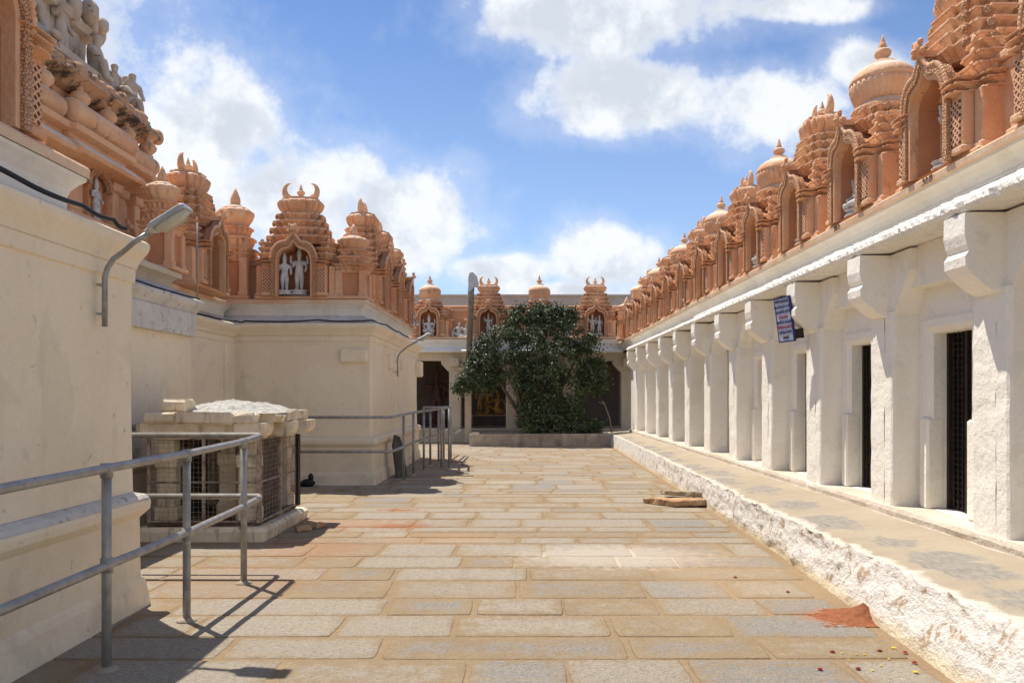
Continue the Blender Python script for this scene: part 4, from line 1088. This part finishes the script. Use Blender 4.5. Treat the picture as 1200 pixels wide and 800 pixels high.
# ------------------------------------------------------------------ railings
def pipe_rail(name, label, posts, rails, r=.027, couplings=True):
    t = empty(name, (*posts[0][:2], 0), 0, label, 'railing', 'pipe railings in the courtyard'); T = Vector(t.location)
    def build(m, n, p=t):
        m.v = [tuple(Vector(v) - T) for v in m.v]; return m.build(n, 'pipe_steel', p)
    for (x, y, h) in posts:
        m = MB(); m.tube([(x, y, -.03), (x, y, h)], r, 12); po = build(m, 'post')
        m = MB(); m.lathe([(r * 2.6, 0), (r * 2.4, .012), (r * 1.5, .02), (r * 1.05, .03)], 14, (x, y, .002)); m.v = [tuple(Vector(v) - T) for v in m.v]; m.build('foot', 'planter_plaster', po)
        if couplings:
            for z in (h - .005, h * .53):
                m = MB(); m.tube([(x, y, z - .05), (x, y, z + .035)], r * 1.28, 12)
                build(m, 'coupling', po).location = (0, 0, 0)
    for pts in rails:
        m = MB(); m.tube(pts, r, 12); build(m, 'rail')
    return t
rx = -2.36
pipe_rail('railing', 'grey pipe railing in the left foreground beside the near wall',
          [(-2.42, 3.55, 1.17), (-2.40, 4.67, 1.18), (-2.36, 5.70, 1.19), (-2.345, 6.84, 1.21), (-3.70, 7.38, 1.24)],
          [[(-2.47, 1.0, 1.13), (-2.42, 3.55, 1.165), (-2.40, 4.67, 1.18), (-2.36, 5.7, 1.19), (-2.345, 6.84, 1.215), (-2.36, 7.30, 1.235), (-2.39, 7.37, 1.24), (-4.7, 7.38, 1.24)],
           [(-2.47, 1.0, .58), (-2.42, 3.55, .60), (-2.40, 4.67, .615), (-2.36, 5.7, .63), (-2.345, 6.84, .66), (-2.36, 7.30, .675), (-2.39, 7.37, .68), (-4.7, 7.38, .68)]])
pipe_rail('railing', 'short pipe rail between the near wall corner and the caged stone shrine', [(-4.55, 9.2, 1.25), (-4.45, 8.1, 1.25)],
          [[(-4.55, 9.6, 1.24), (-4.4, 7.7, 1.24)], [(-4.55, 9.6, .95), (-4.2, 8.3, .95)]])
posts = [(-2.14, 14.9, 1.27), (-2.13, 16.2, 1.27), (-2.05, 17.3, 1.36), (-2.02, 18.3, 1.29), (-1.93, 19.3, 1.30), (-1.90, 20.3, 1.30), (-1.88, 21.8, 1.30)]
pipe_rail('railing', 'grey pipe railing wrapped round the corner of the jutting wall block', posts,
          [[(-4.3, 14.02, 1.23), (-2.30, 14.02, 1.23), (-2.2, 14.1, 1.235), (-2.14, 14.9, 1.26), (-2.13, 16.2, 1.27), (-2.05, 17.3, 1.28), (-1.93, 19.3, 1.29), (-1.86, 22.0, 1.30)],
           [(-4.3, 14.02, .63), (-2.30, 14.02, .63), (-2.2, 14.1, .64), (-2.14, 14.9, .66), (-2.13, 16.2, .67), (-2.05, 17.3, .68), (-1.93, 19.3, .69), (-1.86, 22.0, .70)]], .026, False)
pipe_rail('railing', 'short cross rail with three posts at the far end of the corner railing', [(-1.70, 17.6, 1.36), (-1.52, 17.5, 1.36), (-1.58, 18.6, 1.36)],
          [[(-2.06, 17.3, 1.355), (-1.46, 17.4, 1.355)], [(-1.52, 17.5, .68), (-1.58, 18.6, .68), (-1.56, 21.5, .68)], [(-1.52, 17.5, 1.34), (-1.58, 18.6, 1.34)]], .026, False)

# ------------------------------------------------------------------ lamps, pole, cables
def wall_lamp(x, y, z0, zb_, reach, rise, label):
    t = empty('street_lamp', (x, y, z0), 0, label, 'street lamp', 'gooseneck street lamps')
    H = zb_ - z0
    m = MB(); pts = [(0, 0, 0), (0, 0, H * .55), (0, 0, H * .85), (.02, 0, H * 1.02), (.06, 0, H * 1.17), (.12, 0, H * 1.28), (.20, 0, H * 1.28 + .07), (reach * .50, 0, H * 1.28 + .07 + (reach * .5 - .20) * rise)]
    m.tube(pts, .019, 10); m.build('bracket_arm', 'pipe_steel', t)
    m = MB(); m.box(-.045, .0, -.03, .03, H * .2, H * .24); m.box(-.045, .0, -.03, .03, H * .70, H * .74); m.build('clamp', 'pipe_steel', t)
    a = math.atan(rise); L = .34
    mx = Matrix.Translation((reach * .47, 0, H * 1.28 + .07 + (reach * .47 - .2) * rise)) @ Matrix.Rotation(-a, 4, 'Y')
    m = MB(); rs = []
    for f, w, h in ((0, .03, .03), (.10, .035, .032), (.14, .07, .040), (.22, .08, .046), (.92, .08, .046), (1.0, .074, .030)):
        rs.append([(f * L, -w, -.005), (f * L, w, -.005), (f * L, w * .92, h * .6), (f * L, w * .5, h), (f * L, -w * .5, h), (f * L, -w * .92, h * .6)])
    m.loft(rs, mx=mx); hd = m.build('lamp_head', 'lamp_shell', t)
    m = MB(); rs = []
    for f, w, h in ((.20, .04, .012), (.32, .07, .04), (.8, .07, .045), (.95, .055, .012)):
        rs.append([(f * L, -w, -.006), (f * L, -w * .8, -h), (f * L, w * .8, -h), (f * L, w, -.006)])
    m.loft(rs, mx=mx, smooth=True); m.build('lens', 'lamp_glass', hd)
wall_lamp(-2.865, 5.55, 2.08, 2.48, .62, .62, 'grey gooseneck street lamp fixed to the near left wall')
wall_lamp(-2.57, 17.0, 2.02, 2.45, .85, .55, 'grey gooseneck street lamp on the side of the jutting wall block')
def lamp_post():
    t = empty('lamp_post', (-1.72, 27.3, 0), 0, 'tall weathered post with a bent flat lamp head left of the tree', 'lamp post')
    m = MB(); m.box(-.115, .115, -.11, .11, 0, 2.7, b=.02, jit=.006); m.build('stone_post', 'pole_stone', t)
    m = MB(); m.tube([(0.02, 0, 2.69), (.06, 0, 4.0), (.10, 0, 4.9), (.12, 0, 5.3)], [.105, .10, .095, .085], 12); m.build('pole', 'pole_wood', t)
    m = MB(); m.tube([(.02, 0, 4.0), (.02, 0, 5.2), (.06, -.05, 5.55)], .035, 8); m.build('bracket_arm', 'pipe_steel', t)
    out = [(.02, 5.1), (.0, 5.6), (.05, 5.78), (.16, 5.80), (.30, 5.66), (.36, 5.42), (.32, 5.30), (.22, 5.32), (.14, 5.22)]
    m = MB(); m.prism(out, -.10, .10); m.build('lamp_head', 'lamp_shell', t)
lamp_post()
def cable(pts, label, r=.012):
    m = MB(); P = []
    for a, b in zip(pts, pts[1:]):
        for i in range(8):
            f = i / 8; p = Vector(a).lerp(Vector(b), f); p.z -= .02 * math.sin(math.pi * f) + .008 * nz(p.y * 4, p.x * 3); P.append(p)
    P.append(Vector(pts[-1])); m.tube(P, r, 6); tag(m.build('cable', 'cable_black'), label, 'cable', 'black cables on the ledges')
cable([(-2.90, 3.4, 2.90), (-2.92, 4.5, 2.88), (-2.88, 5.3, 2.86), (-2.84, 5.62, 2.835), (-2.82, 5.75, 2.80)], 'black cable running to the near lamp along the left ledge', .016)
cable([(-5.02, 11.2, 2.92), (-5.04, 13.0, 2.90), (-5.0, 14.25, 2.93), (-4.9, 14.36, 2.95), (-3.6, 14.36, 2.96), (-2.62, 14.36, 2.96), (-2.52, 15.2, 2.96), (-2.52, 17.0, 2.95), (-2.50, 18.2, 2.94)], 'black cable along the ledge of the recessed wall and jutting block', .014)
cable([(-4.46, 6.2, 2.99), (-4.47, 8.5, 2.97), (-4.46, 11.2, 2.955)], 'black cable along the stained ledge under the ornate tower', .012)
m = MB(); m.tube([(-4.63, 11.55, 2.95), (-4.63, 11.55, 4.1)], .011, 6); tag(m.build('rod', 'pipe_steel'), 'thin upright metal rod beside the slim pavilion', 'rod')

# ------------------------------------------------------------------ caged stone shrine
def stone_shrine():
    x0, x1, y0, y1 = -4.12, -2.92, 8.95, 10.45
    t = empty('stone_shrine', ((x0 + x1) / 2, (y0 + y1) / 2, 0), 0, 'small square stone shrine caged in wire mesh with broken lime roof', 'shrine'); T = Vector(t.location)
    def build(m, n, mt, p=t):
        m.v = [tuple(Vector(v) - T) for v in m.v]; return m.build(n, mt, p)
    m = MB(); m.box(x0 - .12, x1 + .14, y0 - .16, y1 + .14, -.03, .15, b=.03, jit=.012); build(m, 'plinth', 'stone_limewashed')
    m = MB(); m.box(x0 - .02, x1 + .02, y0 - .03, y1 + .02, .148, .20, b=.01); build(m, 'floor_slab', 'stone_dark')
    for (x, y) in ((x0 + .16, y0 + .13), (x1 - .13, y0 + .13), (x0 + .16, y1 - .13), (x1 - .13, y1 - .13), (x0 + .72, y0 + .5)):
        m = MB(); m.box(x - .13, x + .13, y - .11, y + .11, .195, .36, b=.02); m.box(x - .105, x + .105, y - .085, y + .085, .35, .80, b=.015); m.box(x - .125, x + .125, y - .11, y + .11, .79, .95, b=.02); m.box(x - .09, x + .09, y - .085, y + .085, .94, 1.14, b=.01)
        build(m, 'pillar', 'stone_limewashed')
    m = MB(); m.box(x0 + .05, x0 + .15, y0 + .2, y1 - .2, .2, 1.13); m.box(x0 + .1, x1 - .2, y1 - .2, y1 - .1, .2, 1.13); build(m, 'back_wall', 'stone_dark')
    m = MB(); m.lathe([(.16, .2), (.17, .26), (.12, .30), (.11, .55), (.08, .66), (.01, .70)], 18, (-3.55, 9.75, 0)); build(m, 'inner_stone', 'stone_dark')
    m = MB(); m.box(x1 - .16, x1 - .12, y0 + .28, y1 - .26, .2, 1.13); build(m, 'shade_panel', 'stone_soot')  # dark panel added behind the mesh, standing in for shade inside
    # corbels
    def corbel(cx, cy, w, d, z0=1.125, z1=1.30):
        m = MB(); out = [(-w * .55, z0), (w * .55, z0), (w * .82, z0 + .035), (w, z0 + .09), (w, z1), (-w, z1), (-w, z0 + .09), (-w * .82, z0 + .035)]
        m.prism([(cx + a, z) for a, z in out], cy - d, cy + d); build(m, 'corbel', 'stone_limewashed')
    corbel(-3.86, 9.02, .34, .13); corbel(-2.98, 9.03, .17, .17); corbel(-3.38, 9.05, .24, .12, 1.13, 1.295); corbel(-4.2, 9.4, .14, .3, 1.13, 1.30); corbel(-2.86, 10.3, .2, .2); corbel(-2.86, 9.68, .17, .14)
    m = MB(); m.box(x0 + .02, x1 - .02, y0 + .03, y1 - .04, 1.14, 1.29); build(m, 'beam', 'stone_limewashed')
    rnd = random.Random(2)
    for (a, b, c, d, z) in ((x0 - .02, x0 + .32, y0 - .10, y0 + .5, 1.292), (x0 + .33, x0 + .98, y0 - .12, y0 + .5, 1.292), (x0 + .985, x1 + .01, y0 - .10, y0 + .5, 1.294), (x1 - .35, x1 + .16, y0 + .1, y0 + .55, 1.297), (x1 - .35, x1 + .17, y0 + .56, y0 + 1.1, 1.295), (x1 - .35, x1 + .14, y0 + 1.11, y1 + .12, 1.295), (x0 - .05, x1 - .36, y0 + .51, y1 + .08, 1.29)):
        m = MB(); m.box(a, b, c, d, z, z + .125 + rnd.uniform(-.012, .012), b=.022, jit=.020); build(m, 'roof_slab', 'stone_limewashed')
    # rubble mound of lime mortar
    m = MB(); n = 40; rs = []
    for i in range(n + 1):
        for_ = []
        for k in range(n + 1):
            u, v = i / n * 2 - 1, k / n * 2 - 1
            d = max(abs(u), abs(v)) * .55 + math.hypot(u, v) * .45
            z = 1.405 + .15 * max(0, 1 - d) ** .7 + .035 * noise.fractal(Vector((u * 4, v * 4, 1)), .8, 2, 5) * min(1, max(0, 1.05 - d) * 4)
            for_.append((-3.42 + u * .66, 9.72 + v * .72, z))
        rs.append(for_)
    m.loft(rs, False, False, closed=False); build(m, 'lime_mound', 'lime_mound')
    # wire mesh cage
    def cage(p, q, step=.055):
        P, Q = Vector(p), Vector(q); L = (Q - P).length; d = (Q - P) / L; m = MB()
        nrm = Vector((-d.y, d.x, 0))
        def bar(a, b, r, s=0):
            m.tube([a + nrm * s, b + nrm * s], r, 4, False)
        for i in range(int(L / step) + 1):
            a = P + d * (i * step); bar(Vector((a.x, a.y, .2)), Vector((a.x, a.y, 1.13)), .0019)
        for i in range(int(.93 / step) + 1):
            z = .2 + i * step; bar(Vector((P.x, P.y, z)), Vector((Q.x, Q.y, z)), .0019, .003)
        build(m, 'wire_mesh', 'wire_rusty')
        m = MB()
        for f in (0, .5, 1):
            a = P.lerp(Q, f); m.box(a.x - .016, a.x + .016, a.y - .016, a.y + .016, .19, 1.14)
        for z in (.2, .64, 1.125): m.tube([(P.x, P.y, z), (Q.x, Q.y, z)], .012, 4, False)
        build(m, 'mesh_frame', 'wire_rusty')
    cage((x0 + .0, y0 - .012, 0), (x1 + .02, y0 - .012, 0)); cage((x1 + .03, y0 + .02, 0), (x1 + .03, y1 - .02, 0)); 
    m = MB(); m.box(x1 + .045, x1 + .075, y1 - .10, y1 + .0, .19, 1.14); build(m, 'iron_post', 'iron_dark')
    m = MB(); m.box(-4.02, -3.73, 8.98, 9.28, 1.428, 1.56, b=.02, jit=.014); tag(m.build('stone_block', 'stone_limewashed'), 'loose squared stone lying on the left of the caged shrine roof', 'stone')
stone_shrine()
def offerings():
    for (x, y, a, l, lb) in ((-2.55, 9.5, 30, .09, 'small broken brick in the red dust beside the caged shrine, nearer the plinth'), (-2.42, 9.7, 65, .08, 'small brick chip in the red dust beside the caged shrine, farther from the plinth')):
        m = MB(); m.box(-l, l, -.045, .045, 0, .06, b=.01, jit=.008); o = m.build('brick', 'stone_brown', None, (x, y, .008)); o.rotation_euler = (0, 0, R(a)); tag(o, lb, 'brick')
offerings()

# ------------------------------------------------------------------ planter and tree
def planter():
    t = empty('planter', (.75, 26.5, 0), 0, 'low plastered planter wall round the foot of the tree', 'planter'); T = Vector(t.location)
    m = MB()
    for (x0, x1, y0, y1) in ((-1.58, 2.95, 25.5, 25.78), (-1.575, -1.30, 25.77, 27.5), (2.7, 2.945, 25.77, 27.5), (-1.57, 2.94, 27.3, 27.6)):
        m.box(x0 - T.x, x1 - T.x, y0 - T.y, y1 - T.y, -.03, .40, b=.02, jit=.004)
    m.build('wall', 'planter_plaster', t)
    m = MB(); m.box(-1.4 - T.x, 2.8 - T.x, 25.7 - T.y, 27.4 - T.y, 0, .33); m.build('soil', 'stone_dark', t)
planter()
def tree():
    t = empty('tree', (.45, 26.5, .33), 0, 'dark green broad bushy tree growing in the planter', 'tree')
    rnd = random.Random(21)
    limbs = [[(0, 0, 0), (.06, 0, .6), (.02, .05, 1.3), (-.1, .1, 2.2), (-.2, .1, 3.2)], [(.1, 0, 0), (.35, -.15, .7), (.22, -.3, 1.5), (.1, -.35, 2.1)], [(-.1, .05, 0), (-.5, 0, .8), (-1.0, -.1, 1.6), (-1.5, -.1, 2.1)],
             [(.1, .1, 0), (.6, .1, .9), (1.1, .0, 1.8), (1.5, 0, 2.6)], [(0, .1, 0), (.3, .2, 1.2), (.7, .1, 2.4), (1.0, .0, 3.6)], [(0, -.1, 0), (-.4, -.4, 1.0), (-.9, -.6, 2.2)]]
    m = MB()
    for L in limbs:
        n = len(L); m.tube(L, [.085 * (1 - .72 * i / (n - 1)) for i in range(n)], 9)
        for k in range(7):
            i = rnd.randrange(1, n); p = Vector(L[i]); e = p + Vector((rnd.uniform(-.6, .6), rnd.uniform(-.5, .5), rnd.uniform(.1, .7)))
            m.tube([p, p.lerp(e, .5) + Vector((0, 0, .06)), e], [.025, .017, .008], 5)
    m.build('trunk', 'bark', t)
    # leafy clumps, crown outline read from the photograph in metres around the trunk
    clumps = [(-.3, 0, 3.45, .75), (.55, .1, 3.55, .7), (-1.0, 0, 3.0, .75), (1.2, 0, 3.2, .7), (1.05, .1, 3.85, .42), (.95, .1, 4.05, .24), (1.25, .1, 3.95, .20), (0, -.3, 2.7, .85), (-1.55, -.1, 2.35, .62), (-2.05, -.1, 1.85, .42), (-2.3, -.1, 1.62, .28), (-1.5, -.2, 1.7, .40), (1.75, 0, 2.55, .62), (1.95, -.1, 2.0, .5), (2.1, 0, 1.65, .36),
              (.9, -.4, 2.5, .8), (-.7, -.4, 2.35, .58), (.4, -.4, 1.9, .7), (1.2, -.2, 1.6, .6), (.1, -.3, 1.2, .62), (-.08, -.35, .72, .38), (-.25, -.3, 1.75, .42), (.6, -.35, .8, .68), (.1, -.4, .35, .5), (.9, -.3, .35, .55), (1.5, -.2, .25, .48), (1.95, -.2, .2, .35), (1.3, .1, .95, .45), (-.2, 0, 1.6, .32),
              (-.55, .1, 3.9, .40), (.1, .1, 4.0, .36), (-1.5, .1, 2.95, .38), (1.85, .1, 3.0, .36), (.5, .1, 4.02, .3), (-1.9, .1, 2.55, .3)]
    vs, fs = [], []
    for (cx, cy, cz, r) in clumps:
        sub = []
        for k in range(int(12 + r * 38)):
            d = Vector((rnd.gauss(0, 1), rnd.gauss(0, 1), rnd.gauss(0, 1))).normalized()
            p = Vector((cx, cy, cz)) + Vector((d.x, d.y * .85, d.z * .9)) * r * rnd.uniform(.55, 1.08)
            sub.append((p, d, rnd.uniform(.10, .22)))
        for (p, d, sr) in sub:
            for q in range(rnd.randrange(20, 34)):
                o = Vector((rnd.gauss(0, 1), rnd.gauss(0, 1), rnd.gauss(0, .8))) * sr * .62
                c = p + o
                n = (d * .7 + Vector((rnd.uniform(-1, 1), rnd.uniform(-1, 1), rnd.uniform(-.2, 1.1)))).normalized()
                a = n.cross(Vector((rnd.uniform(-1, 1), rnd.uniform(-1, 1), rnd.uniform(-1, 1)))).normalized(); b = n.cross(a)
                l, w = rnd.uniform(.04, .075), rnd.uniform(.020, .034)
                i = len(vs)
                if c.z < -.02: continue
                vs += [tuple(c - a * l), tuple(c - b * w + n * .008), tuple(c + a * l - n * .012), tuple(c + b * w + n * .008)]
                fs.append((i, i + 1, i + 2)); fs.append((i, i + 2, i + 3))
    me = bpy.data.meshes.new('crown'); me.from_pydata(vs, [], fs); me.materials.append(M['leaf']); me.update()
    o = bpy.data.objects.new('crown', me); COL.objects.link(o); o.parent = t
tree()
m = MB(); m.tube([(3.02, 26.1, .42), (2.95, 26.1, .9), (2.78, 26.1, 1.35), (2.70, 26.1, 1.45)], [.028, .026, .02, .014], 8); m.tube([(2.80, 26.1, 1.32), (2.58, 26.05, 1.42)], .010, 6)
tag(m.build('dead_branch', 'pole_wood'), 'crooked bare branch standing at the right end of the planter', 'branch')

# ------------------------------------------------------------------ idols in the far bays
statue('standing', (-3.05, 29.9, .47), 0, 2.3, 'large dark idol standing in the leftmost open bay of the far hall', 'idol_dark', 'idols in the far hall')
def gold_group():
    t = empty('table', (-1.05, 29.3, .46), 0, 'long low wooden table carrying gilt figures in the second bay', 'table')
    m = MB(); m.box(-.75, .75, -.3, .3, .42, .48, b=.01); m.build('tabletop', 'wood_table', t)
    for x in (-.68, .68):
        for y in (-.24, .24):
            m = MB(); m.box(x - .045, x + .045, y - .045, y + .045, 0, .42); m.build('leg', 'wood_table', t)
    statue('standing', (-1.42, 29.25, .945), 0, .95, 'gilt standing figure on the left of the table in the far hall', 'gold', 'gilt figures on the table')
    statue('standing', (-1.15, 29.3, .945), 0, 1.1, 'taller gilt standing figure in the middle of the table in the far hall', 'gold', 'gilt figures on the table')
    statue('lounging', (-.80, 29.25, .945), R(-15), .85, 'gilt crouching figure on the right of the table in the far hall', 'gold', 'gilt figures on the table', ped=False)
gold_group()

# ------------------------------------------------------------------ notice board, inscriptions
def text_mesh(body, size, m, loc, rot, parent=None, name='lettering'):
    c = bpy.data.curves.new(name, 'FONT'); c.body = body; c.size = size; c.align_x = 'CENTER'; c.align_y = 'CENTER'; c.extrude = .0015
    o = bpy.data.objects.new(name, c); COL.objects.link(o)
    dg = bpy.context.evaluated_depsgraph_get(); me = bpy.data.meshes.new_from_object(o.evaluated_get(dg)); bpy.data.objects.remove(o)
    me.materials.clear(); me.materials.append(M[m])
    q = bpy.data.objects.new(name, me); COL.objects.link(q); q.location = loc; q.rotation_euler = rot
    if parent: q.parent = parent
    return q
def notice():
    t = empty('notice_board', (3.335, 10.06, 2.56), 0, 'tilted pale blue notice board with lines of script hung under the eave', 'sign')
    t.rotation_euler = (R(0), R(-8), R(10)); t.scale = (1, .86, .86)
    m = MB(); m.box(-.012, .012, -.21, .21, -.32, .32, b=.004); m.build('board', 'sign_board', t)
    m = MB()
    for (a, b, c, d) in ((-.215, .215, .31, .33), (-.215, .215, -.33, -.31), (-.22, -.205, -.33, .33), (.205, .22, -.33, .33)): m.box(-.016, .016, a, b, c, d)
    m.build('frame', 'sign_blue', t)
    m = MB(); m.box(.02, .12, -.23, -.17, -.30, -.16); m.build('bracket', 'iron_dark', t)
    lines = [('ಶ್ರೀ ರಂಗನಾಥ', 'sign_black'), ('ದೇವಸ್ಥಾನದ ಒಳಗೆ', 'sign_blue'), ('ಪಾದರಕ್ಷೆ ಧರಿಸಿ', 'sign_blue'), ('ಬರಬಾರದು', 'sign_red'), ('ಶುಚಿತ್ವ ಕಾಪಾಡಿ', 'sign_blue'), ('ನಿಶ್ಶಬ್ದವಾಗಿರಿ', 'sign_red'), ('ಭಕ್ತಾದಿಗಳಿಗೆ', 'sign_blue'), ('ಸೂಚನೆ', 'sign_black')]
    for i, (s, mt) in enumerate(lines):
        text_mesh(s, .058, mt, (-.0145, 0, .265 - i * .075), (R(90), 0, R(-90)), t)
notice()
text_mesh('೨೭೮', .085, 'inscription', (3.417, 6.72, 3.402), (R(90), 0, R(-90)), col_building).parent = None
text_mesh('೨೭೭', .085, 'inscription', (3.417, 8.62, 3.402), (R(90), 0, R(-90)), col_building).parent = None
for o in list(bpy.data.objects):
    if o.name.startswith('lettering') and o.parent is None:
        o.parent = col_building; o.location = Vector(o.location) - col_building.location; o.name = 'carved_numerals'

# ------------------------------------------------------------------ small things on the ground
def stones():
    def slab_mesh(n, pts, th, mt, loc, rot, label):
        m = MB(); rs = []
        for z, k in ((0, .97), (th * .15, 1.0), (th * .85, 1.0), (th, .95)):
            rs.append([(x * k + .035 * nz(x * 9, y * 9, z * 14), y * k + .035 * nz(x * 9 + 4, y * 9, z * 14), z * (1 + .25 * nz(x * 3, y * 3, 5)) + .012 * nz(x * 14, y * 14) * (z > .02)) for x, y in pts])
        m.loft(rs); o = m.build(n, mt, None, loc); o.rotation_euler = rot; tag(o, label, 'stone')
    def dens(p):
        o = []
        for a, b in zip(p, p[1:] + p[:1]):
            for i in range(9): o.append((a[0] + (b[0] - a[0]) * i / 9, a[1] + (b[1] - a[1]) * i / 9))
        return o
    slab_mesh('stone_slab', dens([(-.42, .22), (-.05, -.24), (.42, -.22), (.40, .12), (.05, .26)]), .085, 'stone_brown', (2.28, 11.75, .016), (0, R(-1.5), 0), 'rusty brown broken stone slab lying flat near the platform')
    slab_mesh('stone_slab', dens([(-.30, .10), (-.22, -.12), (.28, -.16), (.30, .08), (.0, .16)]), .07, 'stone_greybrown', (2.42, 11.98, .115), (R(-3), R(4), .12), 'smaller grey stone slab lying on top of the brown slab')
stones()
def powder():
    m = MB(); n = 80; rs = []
    for i in range(n + 1):
        r_ = []
        for k in range(n + 1):
            u, v = i / n * 2 - 1, k / n * 2 - 1
            d = 1.4 * math.hypot(u, v) * (1 + .3 * noise.fractal(Vector((u * 2.2, v * 2.2, 3)), .9, 2, 4))
            z = .05 * max(-.3, 1 - d) + .13 * max(0, 1 - math.hypot(u - .30, v + .05) / .5) ** 1.3 + .006 * nz(u * 9, v * 9)
            r_.append((u * .28, v * .25, z * .62 + .002))
        rs.append(r_)
    m.loft(rs, False, False, closed=False)
    o = m.build('powder_heap', 'rust_powder', None, (2.40, 5.80, .012)); tag(o, 'rust red heap of powder piled against the platform foot', 'powder heap')
powder()
def petals():
    P = [('r', 527, 615), ('r', 693, 612), ('r', 782, 617), ('r', 815, 653), ('r', 617, 675), ('r', 185, 352), ('r', 370, 404), ('r', 483, 677), ('y', 742, 602), ('y', 820, 687), ('y', 583, 643), ('y', 697, 663), ('y', 640, 625), ('y', 612, 625), ('y', 668, 680), ('y', 725, 640), ('y', 560, 620)]
    rnd = random.Random(4)
    for c, zx, zy in P:
        px, py = 800 + zx / 3, 560 + zy / 3
        Y = 1504 / (py - 464); X = (px - 608) * Y / 940
        m = MB(); big = zy > 640 or c == 'r'
        r = .014 if c == 'r' else (.013 if (zx, zy) in ((742, 602), (820, 687)) else .007)
        for k in range(6):
            a = k * 1.05 + rnd.random() * .4
            m.sphere((r * .6 * math.cos(a), r * .6 * math.sin(a), r * .25), r * .62, 6, 4, (1, 1, .4))
        m.sphere((0, 0, r * .35), r * .5, 6, 4)
        o = m.build('flower', 'petal_red' if c == 'r' else 'petal_yellow', None, (X, Y, .009))
        tag(o, 'fallen dark red flower on the paving near the powder heap' if c == 'r' else 'tiny fallen yellow blossom on the paving near the powder heap', 'flower', 'fallen red flowers' if c == 'r' else 'fallen yellow blossoms')
petals()
def misc():
    m = MB(); pts = [(-.18, 0), (.18, 0), (.17, .62), (.10, .80), (-.05, .85), (-.16, .66)]
    m.prism(pts, -.02, .02); o = m.build('board', 'board_dark', None, (-2.30, 15.75, 0.0)); o.rotation_euler = (R(-9), 0, R(65)); tag(o, 'dark board leaning behind the corner pipe railing', 'board')
    m = MB(); m.sphere((0, 0, .07), .10, 12, 8, (1.3, .9, .75)); m.sphere((.05, 0, .17), .055, 10, 8, (.9, .8, 1.3)); m.sphere((-.10, 0, .04), .06, 8, 6)
    tag(m.build('bundle', 'bag_black', None, (-3.72, 14.15, .0)), 'small crumpled black bundle on the ground against the jutting block', 'bundle')
misc()
